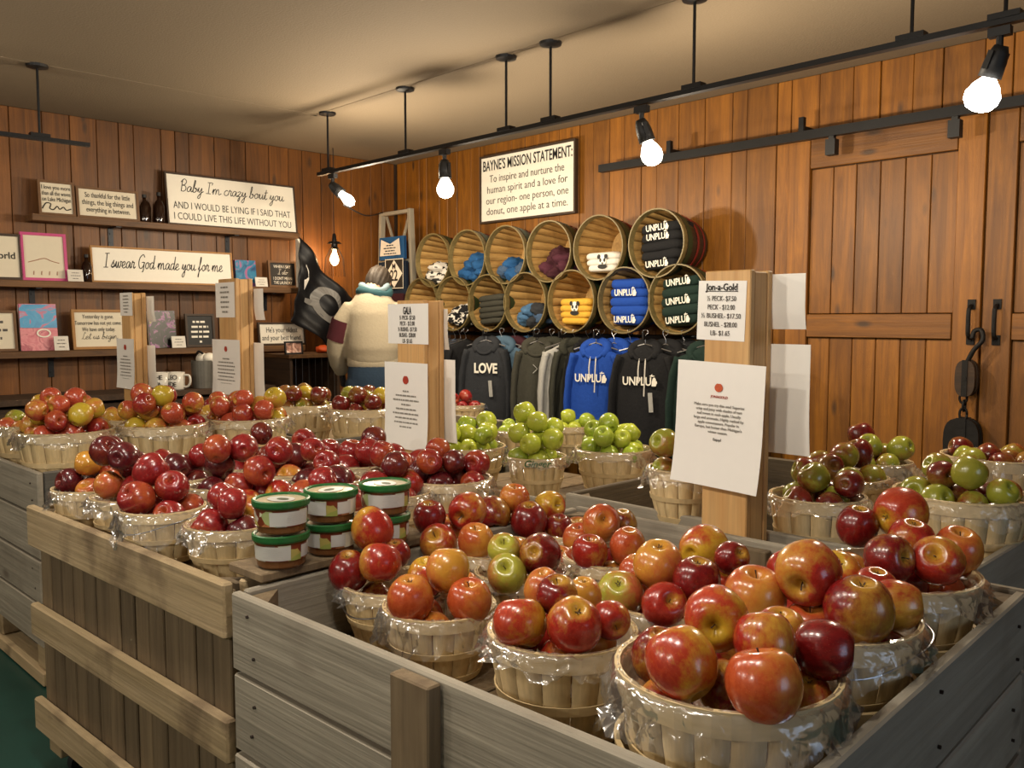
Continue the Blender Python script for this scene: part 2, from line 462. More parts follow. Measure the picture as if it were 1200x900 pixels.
GLYPH = {   # monoline handwriting, x-height 1; (advance, strokes)
 'a': (1.25, [[(.85,.85),(.5,1),(.12,.6),(.2,.08),(.55,.08),(.88,.85),(.86,.25),(1.05,.02),(1.3,.25)]]),
 'b': (1.15, [[(0,.1),(.35,1.3),(.4,2.1),(.22,2.15),(.16,1.0),(.18,.1),(.5,0),(.82,.4),(.65,.85),(.45,.7),(1.15,.55)]]),
 'c': (1.0, [[(.8,.85),(.5,1),(.12,.6),(.2,.1),(.6,0),(1.0,.25)]]),
 'd': (1.25, [[(.85,.85),(.5,1),(.12,.6),(.2,.08),(.55,.08),(.9,.9),(.98,2.1),(.86,.25),(1.05,.02),(1.3,.25)]]),
 'e': (1.0, [[(0,.25),(.5,.45),(.7,.8),(.45,1),(.15,.6),(.25,.08),(.6,0),(1.0,.25)]]),
 'f': (.9, [[(0,.2),(.45,1.3),(.55,2.1),(.38,2.15),(.3,1),(.22,-.9),(.08,-.8),(.3,-.1),(.9,.45)]]),
 'g': (1.15, [[(.8,.85),(.5,1),(.12,.6),(.2,.1),(.55,.1),(.85,.9),(.75,-.7),(.45,-1),(.2,-.75),(.7,-.1),(1.2,.3)]]),
 'i': (.6, [[(0,.2),(.25,.95),(.25,.2),(.4,0),(.65,.25)], [(.3,1.4),(.34,1.45)]]),
 'l': (.6, [[(0,.2),(.4,1.5),(.42,2.1),(.25,2.1),(.18,1),(.25,.1),(.4,0),(.65,.25)]]),
 'm': (1.9, [[(0,.3),(.2,.95),(.22,0),(.3,.6),(.6,1),(.75,.6),(.75,0),(.85,.6),(1.15,1),(1.3,.6),(1.32,.15),(1.5,0),(1.9,.25)]]),
 'n': (1.35, [[(0,.3),(.2,.95),(.22,0),(.3,.6),(.6,1),(.78,.6),(.8,.15),(1,0),(1.35,.25)]]),
 'o': (1.1, [[(.6,1),(.2,.8),(.12,.3),(.45,0),(.8,.4),(.6,1),(.75,.8),(1.1,.85)]]),
 'r': (.9, [[(0,.2),(.25,1.1),(.35,.9),(.62,.92),(.55,.3),(.68,0),(.95,.25)]]),
 's': (.9, [[(0,.2),(.45,1.1),(.4,.8),(.65,.35),(.4,0),(.12,.12),(.9,.2)]]),
 't': (.75, [[(0,.2),(.35,1.2),(.38,1.9),(.32,.3),(.48,0),(.8,.25)], [(.05,1.3),(.75,1.4)]]),
 'u': (1.25, [[(0,.2),(.2,.95),(.2,.3),(.45,.02),(.8,.5),(.85,.95),(.84,.25),(1,.02),(1.3,.25)]]),
 'w': (1.5, [[(0,.2),(.2,.95),(.22,.25),(.45,.02),(.68,.9),(.7,.25),(.95,.02),(1.2,.6),(1.1,1),(1.5,.85)]]),
 'v': (1.1, [[(0,.5),(.2,.95),(.4,.02),(.8,.95),(1.1,.85)]]),
 'y': (1.15, [[(0,.2),(.2,.95),(.2,.4),(.45,.1),(.8,.9),(.7,-.7),(.4,-1.1),(.2,-.8),(.7,-.1),(1.2,.3)]]),
 'z': (1.0, [[(.05,.85),(.4,1),(.7,.85),(.1,.05),(.5,.1),(.6,-.5),(.3,-.9),(.4,-.3),(1,.25)]]),
 'B': (1.5, [[(.3,2.1),(.35,0)], [(.05,1.7),(.6,2.3),(1.1,1.9),(.9,1.3),(.4,1.1),(1.0,1.0),(1.2,.4),(.8,0),(.3,.1)]]),
 'I': (1.0, [[(.5,2.1),(.5,0)], [(.1,2.1),(.95,2.15)], [(.05,0),(.95,.02)]]),
 'G': (1.7, [[(1.3,1.8),(.9,2.2),(.3,1.7),(.1,.9),(.4,.1),(.9,.1),(1.3,.7),(1.3,1.0),(.8,.95)], [(1.3,1.0),(1.25,-.3),(1.0,-.5)]]),
 'L': (1.3, [[(.9,1.9),(.7,2.2),(.55,1.6),(.4,.3),(.1,.05),(.4,.2),(.9,0),(1.3,.2)]]),
 'C': (1.4, [[(1.2,1.6),(.9,2.1),(.3,1.6),(.15,.7),(.5,0),(1.1,.2),(1.4,.5)]]),
 "'": (.4, [[(.2,2.1),(.12,1.7)]]), '.': (.4, [[(.15,0),(.2,.05)]]), ' ': (.75, []),
}
def catmull(p, k=4):
    p = [Vector(q) for q in p]
    if len(p) < 3: return p
    out = []
    for i in range(len(p) - 1):
        a, b, c, d = p[max(i - 1, 0)], p[i], p[i + 1], p[min(i + 2, len(p) - 1)]
        for j in range(k):
            t = j / k
            out.append(0.5 * ((2 * b) + (c - a) * t + (2 * a - 5 * b + 4 * c - d) * t * t + (3 * b - a - 3 * c + d) * t ** 3))
    return out + [p[-1]]
def script(body, width, height, mat, parent, loc, name='lettering', weight=0.08, stretch=True):
    mb = MB(); x = 0; strokes = []
    for ch in body:
        adv, st = GLYPH.get(ch, GLYPH['n'])
        for q in st: strokes.append([(x + a + 0.25 * b, b) for a, b in q])
        x += adv * 0.92
    sx = width / x; sz = height / 2.2
    for q in strokes:
        pts = catmull([Vector((a * sx - width / 2, 0, b * sz)) for a, b in q])
        # flat ribbon with pen weight
        for a, b in zip(pts, pts[1:]):
            d = b - a
            if d.length < 1e-7: continue
            nrm = Vector((-d.z, 0, d.x)).normalized() * (weight * sz * 0.5)
            e = d.normalized() * weight * sz * 0.25
            i = len(mb.v); mb.v += [a - nrm - e, b - nrm + e, b + nrm + e, a + nrm - e]; mb.face(i, i + 1, i + 2, i + 3)
    return mb.build(name, mat, parent, loc)
def print_lines(lines, w, pitch, hgt, mat, parent, loc, name='print_lines', seed=1, align='c'):
    """too small to read in the photograph: rows of dashes the length of words"""
    rd = random.Random(seed); mb = MB()
    for r, frac in enumerate(lines):
        tot = w * frac; x = -tot / 2 if align == 'c' else -w / 2
        end = x + tot
        while x < end - hgt * 0.4:
            l = min(rd.uniform(1.2, 4.2) * hgt, end - x)
            b = len(mb.v); z = -r * pitch
            mb.v += [Vector((x, 0, z - hgt / 2)), Vector((x + l, 0, z - hgt / 2)), Vector((x + l, 0, z + hgt / 2)), Vector((x, 0, z + hgt / 2))]
            mb.face(b, b + 1, b + 2, b + 3); x += l + hgt * 0.6
    return mb.build(name, mat, parent, loc)
# ================================================================== THE SETTING
def slab(name, c, size, mat):
    return struct(MB().box(c, size).build(name, mat))
slab('floor', (ROOM_X / 2, ROOM_Y / 2, -0.05), (ROOM_X + 0.4, -ROOM_Y + 0.4, 0.1), 'floor_paint')
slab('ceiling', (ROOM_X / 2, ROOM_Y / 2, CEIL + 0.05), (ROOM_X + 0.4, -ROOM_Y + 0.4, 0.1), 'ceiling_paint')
wl = slab('wall_left', (-0.12, ROOM_Y / 2, CEIL / 2), (0.16, -ROOM_Y + 0.24, CEIL), 'dark_wood')
wr = slab('wall_right', (ROOM_X / 2, 0.12, CEIL / 2), (ROOM_X + 0.4, 0.16, CEIL), 'dark_wood')
slab('wall_front', (ROOM_X / 2, ROOM_Y - 0.08, CEIL / 2), (ROOM_X + 0.4, 0.16, CEIL), 'wall_paint')
WY0, WY1, WZ0, WZ1 = -4.5, -2.7, 0.9, 2.2
mb = MB(); X = ROOM_X + 0.08
mb.box((X, (ROOM_Y + WY0) / 2, CEIL / 2), (0.16, WY0 - ROOM_Y, CEIL)); mb.box((X, WY1 / 2, CEIL / 2), (0.16, -WY1, CEIL))
mb.box((X, (WY0 + WY1) / 2, WZ0 / 2), (0.16, WY1 - WY0, WZ0)); mb.box((X, (WY0 + WY1) / 2, (WZ1 + CEIL) / 2), (0.16, WY1 - WY0, CEIL - WZ1))
struct(mb.build('wall_side', 'wall_paint'))
mb = MB()
for y in (WY0 + 0.03, (WY0 + WY1) / 2, WY1 - 0.03): mb.box((X, y, (WZ0 + WZ1) / 2), (0.08, 0.05, WZ1 - WZ0))
for z in (WZ0 + 0.03, WZ1 - 0.03): mb.box((X, (WY0 + WY1) / 2, z), (0.08, WY1 - WY0, 0.05))
win = struct(mb.build('window_1', 'white_paint'))
MB().box((X, (WY0 + WY1) / 2, (WZ0 + WZ1) / 2), (0.006, WY1 - WY0, WZ1 - WZ0)).build('pane', 'window_glass', win)

# wall planks, one by one
rd = random.Random(3)
y = 0.0
while y > -5.2:
    w = rd.choice((0.105, 0.13, 0.15, 0.175, 0.2))
    plank('plank', (0.024 if w != 0.13 else 0.02, w - 0.004, CEIL - 0.004), (-0.028 + rd.uniform(-0.004, 0.003), y - w / 2, CEIL / 2), 'wall_wood_shaded', wl)
    y -= w
DOOR_X0, DOOR_X1, DOOR_X2 = 3.87, 4.955, 6.04
DOOR_TOP = 2.44
x = 0.0
while x < 7.4:
    w = rd.choice((0.105, 0.13, 0.15, 0.175, 0.2))
    if x < DOOR_X0 < x + w + 0.06: w = DOOR_X0 - x
    lo, hi = 0.0, CEIL
    if DOOR_X0 - 0.001 <= x < DOOR_X2: lo = DOOR_TOP + 0.01; w = min(w, max(0.05, DOOR_X2 - x))
    if w > 0.03:
        o = plank('plank', (w - 0.004, 0.024, hi - lo - 0.004), (x + w / 2, 0.028 + rd.uniform(-0.003, 0.004), (hi + lo) / 2), 'wall_wood', wr)
    x += w
# faint taped joints of the ceiling boards
for i, (c, s) in enumerate((((2.3, -2.35, CEIL - 0.001), (0.03, 4.4, 0.004)), ((4.3, -1.52, CEIL - 0.001), (6.4, 0.025, 0.004)), ((1.15, -3.9, CEIL - 0.001), (0.025, 5.0, 0.004)))):
    if i == 0: continue
    struct(MB().box(c, s).build('trim_%d' % i, 'ceiling_paint'))

# barn doors in the right wall: stiles, rails and boards
def leaf(name, x0, x1, hand):
    root = struct(MB().box(((x0 + x1) / 2, 0.034, DOOR_TOP / 2), (x1 - x0 - 0.006, 0.012, DOOR_TOP - 0.004)).build(name, 'dark_wood'))
    def p(n, xa, xb, za, zb, y, t, m='wall_wood'):
        return plank(n, (xb - xa - 0.004, t, zb - za - 0.004), ((xa + xb) / 2, y, (za + zb) / 2), m, root)
    st = 0.14
    p('stile', x0 + 0.004, x0 + st, 0.01, DOOR_TOP, 0.008, 0.036)
    p('stile', x1 - st, x1 - 0.004, 0.01, DOOR_TOP, 0.008, 0.036)
    p('rail', x0 + st, x1 - st, 2.262, DOOR_TOP, 0.008, 0.034, 'rail_wood'); p('rail', x0 + st, x1 - st, 1.295, 1.43, 0.006, 0.036, 'rail_wood')
    p('rail', x0 + st, x1 - st, 0.02, 0.18, 0.008, 0.034, 'rail_wood')
    n = 6; w = (x1 - x0 - 2 * st) / n
    for i in range(n):
        p('board', x0 + st + i * w, x0 + st + (i + 1) * w, 0.18, 1.295, 0.020, 0.016)
        p('board', x0 + st + i * w, x0 + st + (i + 1) * w, 1.43, 2.262, 0.020, 0.016)
    hx = x1 - 0.045 if hand > 0 else x0 + 0.075
    mb = MB(); z0, z1 = 1.30, 1.47
    mb.tube(catmull([(hx, -0.012, z0), (hx, -0.05, z0 + 0.02), (hx, -0.055, (z0 + z1) / 2), (hx, -0.05, z1 - 0.02), (hx, -0.012, z1)], 4), 0.011, 8)
    for z in (z0 - 0.005, z1 + 0.005):
        mb.box((hx, -0.012, z), (0.038, 0.012, 0.05)); mb.tube([(hx, -0.012, z), (hx, -0.024, z)], 0.008, 8)
    mb.build('handle', 'iron', root, smooth=False)
leaf('door_1', DOOR_X0, DOOR_X1, 1); leaf('door_2', DOOR_X1, DOOR_X2, -1)

# ================================================================== TRACK LIGHTS
TRY, TRZ = -1.5, 2.40
def track_root(name, label): return thing(name, label, 'track light')
tr = thing('light_track', 'long black ceiling track on drop rods running in front of the baskets wall', 'light track', (3.6, TRY, TRZ))
MB().box((0, 0, 0), (4.9, 0.035, 0.022)).build('rail', 'black_metal', tr)
def drop_rod(root, x, y=0.0, along='x'):
    mb = MB(); mb.tube([(x, y, 0.012), (x, y, CEIL - TRZ - 0.012)], 0.007, 8)
    r = mb.build('drop_rod', 'black_metal', root)
    MB().lathe([(0.0, CEIL - TRZ), (0.058, CEIL - TRZ), (0.055, CEIL - TRZ - 0.014), (0.02, CEIL - TRZ - 0.022), (0.0, CEIL - TRZ - 0.022)], 20, (x, y, 0)).build('canopy', 'black_metal', r)
    MB().box((x, y, 0.018), (0.10, 0.045, 0.02) if along == 'x' else (0.045, 0.10, 0.02)).build('clamp', 'black_metal', r)
for xx in (1.27, 2.143, 3.035, 3.363, 4.23, aty(1068, 50, TRY).x, aty(1178, 25, TRY).x): drop_rod(tr, xx - 3.6)
tl = thing('light_track', 'short black ceiling track on a single rod above the framed signs wall', 'light track', (1.126, -4.2, TRZ))
MB().box((0, 0, 0), (0.035, 2.4, 0.022)).build('rail', 'black_metal', tl); drop_rod(tl, 0, 0.94, 'y')
# wall track by the doors
t2 = thing('light_track', 'black light track fixed across the top of the barn doors', 'light track', (4.2, -0.15, 2.425))
MB().box((0, 0, 0), (3.3, 0.045, 0.05)).build('rail', 'black_metal', t2)
for px_ in (940, 785):
    xx = aty(px_, 150, -0.15).x - 4.2
    MB().box((xx, 0.055, 0.04), (0.035, 0.13, 0.03)).box((xx, 0.0, 0.055), (0.03, 0.03, 0.10)).build('wall_bracket', 'black_metal', t2)
for px_ in (973, 1117):
    xx = aty(px_, 170, -0.17).x - 4.2
    MB().box((xx, 0, -0.035), (0.03, 0.03, 0.03)).box((xx, 0, -0.085), (0.055, 0.05, 0.085)).build('track_adapter', 'black_plastic', t2)

def bulb_lamp(label, top, aim, power, glow='bulb_glow', col=None, bulb_r=0.05):
    """track head: adapter, yoke, can, and a reflector bulb"""
    top = Vector(top); d = Vector(aim).normalized()
    root = thing('track_lamp', label, 'lamp', top, group=None)
    MB().box((0, 0, -0.02), (0.07, 0.032, 0.03)).tube([(0, 0, -0.03), (0, 0, -0.075)], 0.012, 8).build('adapter', 'black_plastic', root)
    q = d.to_track_quat('-Z', 'Y').to_euler()
    c = Vector((0, 0, -0.085))
    can = MB().lathe([(0.0, 0.02), (0.022, 0.02), (0.03, 0.0), (0.036, -0.03), (0.038, -0.085), (0.034, -0.085), (0.03, -0.05), (0.0, -0.05)], 20)
    o = can.build('lamp_can', 'black_plastic', root, c, q, True)
    MB().box((0.041, 0, -0.03), (0.006, 0.02, 0.06)).box((-0.041, 0, -0.03), (0.006, 0.02, 0.06)).build('yoke', 'black_plastic', root, c, q)
    r = bulb_r
    prof = [(0.018, -0.055), (0.022, -0.085), (r * 0.75, -0.11), (r, -0.14), (r * 0.97, -0.165), (r * 0.7, -0.188), (r * 0.3, -0.198), (0.0, -0.2)]
    MB().lathe(prof, 20).build('bulb', glow, root, c, q, True)
    tip = top + c + d * 0.27
    light('lamp_light', 'POINT', tip, power, col or LAMP_COL, 0.04)
    return root
def on_track(px_, py_):
    p = aty(px_, py_, TRY); return (p.x, TRY, TRZ - 0.012)
bulb_lamp('bare lit bulb pointing straight down left of the mission statement sign', on_track(521, 180), (0.0, 0.03, -1), 85)
bulb_lamp('tilted black track lamp with lit bulb right of the mission statement sign', on_track(752, 130), (0.22, 0.28, -1), 70)
bulb_lamp('dazzling bright track lamp above the barn doors', on_track(1172, 40), (-0.32, 0.10, -0.8), 52, 'bulb_glow_strong', bulb_r=0.058)
# lamp near the corner whose lens points sideways
p = aty(388, 203, TRY)
bulb_lamp('black track lamp at the track end aimed past the flag', (p.x + 0.02, TRY, TRZ - 0.012), (0.62, 0.35, -0.62), 65, bulb_r=0.036)
# lamps over the bins, on the track above and behind the viewpoint
tb = thing('light_track', 'ceiling track over the apple crates', 'light track', (5.9, -4.3, TRZ))
MB().box((0, 0, 0), (4.6, 0.035, 0.022)).build('rail', 'black_metal', tb)
for xx in (-2.0, 0, 2.0): drop_rod(tb, xx)
for i, (xx, aim, pw) in enumerate(((3.75, (-0.35, 0.35, -1), 38), (4.75, (-0.15, 0.5, -1), 30), (5.35, (-0.1, 0.45, -1), 30), (5.85, (-0.45, 0.5, -1), 30))):
    bulb_lamp('track lamp over the apple crates, lamp %s along the track' % ('first', 'second', 'third', 'fourth', 'fifth')[i], (xx, -4.3, TRZ - 0.012), aim, pw, col=BIN_COL)
for i, yy in enumerate((-4.35, -5.1)):
    bulb_lamp('track lamp shining on the framed signs, %s on the short track' % ('inner one' if i == 0 else 'outer one'), (1.126, yy, TRZ - 0.012), (0.25, 0.35, -1) if i == 0 else (-0.5, 0.5, -0.8), 16)

tc_ = thing('light_track', 'ceiling track over the shop floor behind the viewpoint', 'light track', (5.0, -6.6, TRZ))  # unseen track and lamps, added to light the crate fronts
MB().box((0, 0, 0), (5.6, 0.035, 0.022)).build('rail', 'black_metal', tc_)
for xx in (-2.5, 0, 2.5): drop_rod(tc_, xx)
for i, xx in enumerate((2.4, 3.9, 5.4)):
    bulb_lamp('lamp over the shop floor, %s along the rear track' % ('first', 'second', 'third')[i], (xx, -6.6, TRZ - 0.012), (-0.1, 0.4, -1), (40, 62, 66)[i], col=BIN_COL)

# pendant with a filament bulb
p = atx(392, 300, 0.24)
pd = thing('pendant_lamp', 'glowing filament bulb in a star shaped metal socket hanging beside the flag', 'lamp', (p.x, p.y, p.z))
MB().tube(catmull([(0, 0, 0.15), (-0.005, 0, 0.35), (0.0, 0, 0.6), (0, 0, CEIL - p.z)], 6), 0.004, 6).build('cord', 'black_plastic', pd)
mb = MB(); mb.lathe([(0.0, 0.19), (0.012, 0.18), (0.025, 0.10), (0.028, 0.055), (0.0, 0.055)], 12)
mb.build('socket', 'black_metal', pd, smooth=True)
mb = MB(); pts = []
for k in range(12):
    a = PI * k / 6; r = 0.062 if k % 2 == 0 else 0.03
    pts.append((r * math.cos(a), r * math.sin(a)))
b = len(mb.v)
mb.v += [Vector((x_, y_, 0.10)) for x_, y_ in pts] + [Vector((x_ * 0.6, y_ * 0.6, 0.12)) for x_, y_ in pts]
mb.face(*range(11, -1, -1)); mb.face(*range(12, 24))
for k in range(12): j = (k + 1) % 12; mb.face(k, j, 12 + j, 12 + k)
mb.build('star_flange', 'iron', pd)
MB().lathe([(0.0, 0.06), (0.014, 0.055), (0.018, 0.03), (0.032, -0.01), (0.036, -0.035), (0.028, -0.062), (0.012, -0.078), (0.0, -0.08)], 18).build('bulb', 'edison_glow', pd, smooth=True)
light('pendant_light', 'POINT', (p.x - 0.075, p.y - 0.02, p.z - 0.02), 12, (1.0, 0.62, 0.30), 0.03)
# thin rods added to imitate the stripes of light under the bulb
mb = MB()
for k in range(14):
    a = 2 * PI * k / 14
    mb.tube([(0.03 * math.cos(a), 0.03 * math.sin(a), 0.07), (0.075 * math.cos(a), 0.075 * math.sin(a), -0.02), (0.085 * math.cos(a), 0.085 * math.sin(a), -0.17)], 0.0016, 4)
mb.build('light_stripe_rods', 'iron', pd)
a, b_ = aty(403, 240, -1.42), aty(449, 249, -0.22)
tag(MB().tube(catmull([a, (a + b_) / 2 + Vector((0, 0, -0.05)), b_], 8), 0.005, 6).build('power_cable', 'black_plastic'), 'thin dark cable sagging between corner lamp and wooden ladder', 'cable')

# ================================================================== CRATES (apple bins)
def side_h(root, length, z0, z1, n, mat, origin, ang, th=0.022, seed=0, name='board'):
    """horizontal boards; wall runs along local X of angle ang, outside is -Y"""
    r_ = random.Random(seed); hb = (z1 - z0) / n; R = Matrix.Rotation(ang, 3, 'Z')
    for i in range(n):
        off = R @ Vector((0, r_.uniform(-0.003, 0.003), 0))
        plank(name, (length - r_.choice((0, 0.004, 0.01)), th, hb - 0.009), Vector(origin) + off + Vector((0, 0, z0 + hb * (i + 0.5))), mat, root, (0, 0, ang), 0.004)
def crate(label, x0, x1, y0, y1, rotd, ztop, zfoot, mats, level, front='h', nb=3, plank_mat='grey_wood_x', levels=None, runner=True, inner_posts=True, group=None):
    cx, cy = (x0 + x1) / 2, (y0 + y1) / 2; w, d = x1 - x0, y1 - y0
    root = thing('wooden_crate', label, 'crate', (cx, cy, 0), (0, 0, math.radians(rotd)), group)
    mf, mr, mbk, ml = mats
    zb = zfoot
    if front == 'h': side_h(root, w, zb, ztop, nb, mf, (0, -d / 2 + 0.011, 0), 0, seed=1)
    side_h(root, d - 0.05, zb, ztop, nb, mr, (w / 2 - 0.011, 0, 0), PI / 2, seed=2)
    side_h(root, w, zb, ztop, nb, mbk, (0, d / 2 - 0.011, 0), PI, seed=3)
    side_h(root, d - 0.05, zb, ztop, nb, ml, (-w / 2 + 0.011, 0, 0), -PI / 2, seed=4)
    if inner_posts:
        for sx in (-1, 1):
            for sy in (-1, 1):
                s = 0.075; x_, y_ = sx * (w / 2 - 0.024), sy * (d / 2 - 0.024)
                mb = MB(); b = 0
                tri = [(x_, y_), (x_ - sx * s, y_), (x_, y_ - sy * s)]
                mb.v = [Vector((a, c, z)) for z in (zb, ztop - 0.015) for a, c in tri]
                mb.face(0, 1, 2); mb.face(5, 4, 3)
                for k in range(3): j = (k + 1) % 3; mb.face(k, 3 + k, 3 + j, j)
                mb.build('corner_post', 'brown_wood_z', root)
    if runner:
        for sx in (-1, 0, 1):
            plank('skid', (0.09, d - 0.02, 0.085), (sx * (w / 2 - 0.06), 0, zfoot - 0.047), 'brown_wood_x', root)
    for (xa, xb, lv) in (levels or [(-w / 2, w / 2, level)]):
        if lv is None: continue
        n = max(2, int((xb - xa - 0.05) / 0.15)); pw = (xb - xa - 0.052) / n
        for i in range(n):
            plank('floor_board', (pw - 0.008, d - 0.056, 0.018), (xa + 0.026 + pw * (i + 0.5), 0, lv - 0.009), 'brown_wood_z', root)
    # nail heads near the board ends of the front and right sides
    mb = MB(); hb = (ztop - zb) / nb; r_ = random.Random(int(w * 1000))
    for i in range(nb):
        for sx in (-1, 0, 1):
            for dz in (.28, .72):
                x_ = sx * (w / 2 - .06 - r_.uniform(0, .03)) + (r_.uniform(-.02, .02) if sx == 0 else 0); z_ = zb + hb * (i + dz) + r_.uniform(-.012, .012)
                if front == 'h':
                    mb.tube([(x_, -d / 2 - .0035, z_), (x_, -d / 2 + .004, z_)], .0034, 6)
                y_ = sx * (d / 2 - .08 - r_.uniform(0, .03)); mb.tube([(w / 2 + .0035, y_, z_), (w / 2 - .004, y_, z_)], .0034, 6)
    o = mb.build('nail_heads', 'rust', root); o['kind'] = 'stuff'
    return root, w, d
plain('rust', '#2a1c14', .8)

# B: grey crate with large apples in front
HB = 0.83
LVB = 0.665
B_, w, d = crate('weathered grey apple crate with a vertical cleat, holding the largest red apples', 4.755, 5.985, -3.935, -2.765, 3.0, HB, 0.13,
      ('grey_wood_x', 'grey_wood_x', 'grey_wood_x', 'grey_wood_x'), LVB, nb=4, levels=[(-0.615, 0.20, LVB), (0.20, 0.615, 0.552)])
cx = aty(497, 800, -3.95).x - 5.37
plank('cleat', (0.095, 0.03, 0.70), (cx - .055, -d / 2 - 0.016, 0.472), 'brown_wood_z', B_)
plank('cleat', (0.075, 0.03, 0.66), (0.0, d / 2 - 0.04, 0.48), 'brown_wood_z', B_)
# A: crate with vertical slats and three battens
A_, w, d = crate('brown slatted apple crate with three pale battens on black casters', 3.53, 4.70, -3.975, -2.815, 3.5, HB, 0.14,
      ('brown_wood_x', 'brown_wood_x', 'grey_wood_x', 'brown_wood_x'), 0.745, front='v')
n = 14; pw = (w - 0.03) / n; r_ = random.Random(5)
for i in range(n):
    plank('slat', (pw - 0.005, 0.018, HB - 0.15 - 0.02), (-w / 2 + 0.015 + pw * (i + 0.5), -d / 2 + 0.014 + r_.uniform(-0.003, 0.003), (HB + 0.12) / 2), 'brown_wood_z', A_)
for zc, hh in ((HB - 0.062, 0.125), (0.475, 0.10), (0.175, 0.10)):
    plank('batten', (w + 0.01, 0.026, hh), (0, -d / 2 - 0.010, zc), 'brown_wood_x', A_, (0, 0, 0), 0.005)
def caster(root, x, y):
    c = MB(); c.tube([(x - 0.016, y, 0.036), (x + 0.016, y, 0.036)], 0.036, 16); w_ = c.build('caster', 'black_plastic', root)
    MB().box((x, y, 0.088), (0.07, 0.06, 0.008)).box((x - 0.022, y, 0.06), (0.004, 0.03, 0.055)).box((x + 0.022, y, 0.06), (0.004, 0.03, 0.055)).build('caster_fork', 'steel', w_)
for sx in (-1, 1):
    for sy in (-1, 1): caster(A_, sx * (w / 2 - 0.13), sy * (d / 2 - 0.06))
# E and F: the two crates along the framed signs
E_, w, d = crate('grey apple crate end with planks below the pale rosy apples', 1.72, 2.93, -3.85, -2.63, 1.5, HB, 0.15,
      ('grey_wood_x', 'dark_grey_x', 'grey_wood_x', 'grey_wood_x'), 0.70, nb=4)
for k in range(2):
    plank('base_rail', (w, 0.09, 0.05), (0, -d / 2 + 0.04 + k * (d - 0.08), 0.03), 'brown_wood_x', E_)
F_, w, d = crate('grey apple crate beside the person, under the dark mixed apples', 1.73, 2.93, -2.595, -1.40, 0.5, HB, 0.15,
      ('dark_grey_x', 'dark_grey_x', 'grey_wood_x', 'grey_wood_x'), 0.70)
# C: half empty crate behind B
C_, w, d = crate('grey apple crate standing partly empty behind the price post', 4.52, 5.80, -2.64, -1.44, 0.8, 0.82, 0.13,
      ('grey_wood_x', 'grey_wood_x', 'brown_wood_z2', 'brown_wood_z2'), 0.5, levels=[(-0.64, 0.1, 0.5), (0.1, 0.64, 0.705)])
# G: low crate that carries the green apples; H: small crate by the clothes
G_, w, d = crate('low brown crate carrying the baskets of green apples', 3.19, 4.42, -2.57, -1.42, 0.5, 0.595, 0.13,
      ('brown_wood_x', 'brown_wood_x', 'brown_wood_x', 'brown_wood_x'), 0.60, nb=2, inner_posts=False)
H_, w, d = crate('small grey crate near the clothes rail carrying one basket', 1.75, 2.45, -1.27, -0.72, 0, 0.625, 0.12,
      ('grey_wood_x', 'grey_wood_x', 'grey_wood_x', 'grey_wood_x'), 0.63, nb=2, inner_posts=False)
# ledge board between the two near crates, where the dip tubs stand
tag(plank('ledge_board', (0.14, 0.50, 0.02), (4.715, -3.655, 0.842), 'brown_wood_z', None, (0, 0, math.radians(3))), 'short rough board laid across two crate edges under the dip tubs', 'board')

# ================================================================== PRICE POSTS
def post(label, x0, x1, y0, y1, zb, zt):
    root = thing('sign_post', label, 'post', ((x0 + x1) / 2, (y0 + y1) / 2, zb))
    w, d, h = x1 - x0, y1 - y0, zt - zb
    plank('board', (w, 0.022, h), (0, -d / 2 + 0.011, h / 2), 'pine_post', root)
    plank('board', (w, 0.022, h), (0, d / 2 - 0.011, h / 2), 'pine_post', root)
    plank('side_board', (0.02, d - 0.048, h - 0.004), (w / 2 - 0.012, 0, h / 2 - 0.002), 'pine_post', root)
    plank('side_board', (0.02, d - 0.048, h - 0.004), (-w / 2 + 0.012, 0, h / 2 - 0.002), 'pine_post', root)
    return root
def sheet(label, cx, y, z0, z1, w, front=True, curl=0.0, tilt=0.0, gloss='paper_gloss', thick=0.0012):
    """a sheet of laminated paper fixed to a post; front faces -Y or +Y"""
    s = 1 if front else -1; h = z1 - z0
    root = thing('price_sheet' if h < 0.24 else 'info_sheet', label, 'paper sign', (cx, y, (z0 + z1) / 2), (0, tilt, 0 if front else PI))
    def f(u, v): return ((u - 0.5) * w, -0.001 - curl * (max(0, 0.5 - v) * 2) ** 2 * 0.8 - curl * 0.35 * max(0, abs(u - 0.5) * 2 - 0.5), (v - 0.5) * h)
    g = MB().grid(f, 8, 10); nv = len(g.v); g.grid(lambda u, v: tuple(Vector(f(1 - u, v)) + Vector((0, thick, 0))), 8, 10)
    p_ = g.build('sheet', gloss, root, smooth=True)
    return root, f, w, h
def place_text(root, f, w, h, u, v, body, size, mat, **kw):
    x_, y_, z_ = f(u, v)
    return text(body, size, mat, root, (x_, y_ - 0.0022, z_), **kw)
PJ0, PJ1 = aty(824, 500, -2.76).x, aty(877, 500, -2.76).x
PJ = post('tall pine price post with the Jon-a-Gold sheet', PJ0, PJ1, -2.762, -2.652, 0.0, aty(850, 317, -2.76).z)
JW = (PJ0 + PJ1) / 2
def front_sheet(label, l, r, t, b, Y, **kw):
    a, c = aty(l, (t + b) / 2, Y), aty(r, (t + b) / 2, Y); m = (l + r) / 2
    return sheet(label, (a.x + c.x) / 2, Y, aty(m, b, Y).z, aty(m, t, Y).z, abs(c.x - a.x), **kw)
r1, f1, w1, h1 = front_sheet('white price sheet headed Jon-a-Gold on the pine post', 818, 874, 329, 399, -2.7625, tilt=0.03)
place_text(r1, f1, w1, h1, .5, .89, 'Jon-a-Gold', .026, 'ink', fit=w1 * .66, bold=0.01)
MB().box((0, -0.003, h1 * .325), (w1 * .68, 0.0006, 0.0015)).build('underline', 'ink', r1)
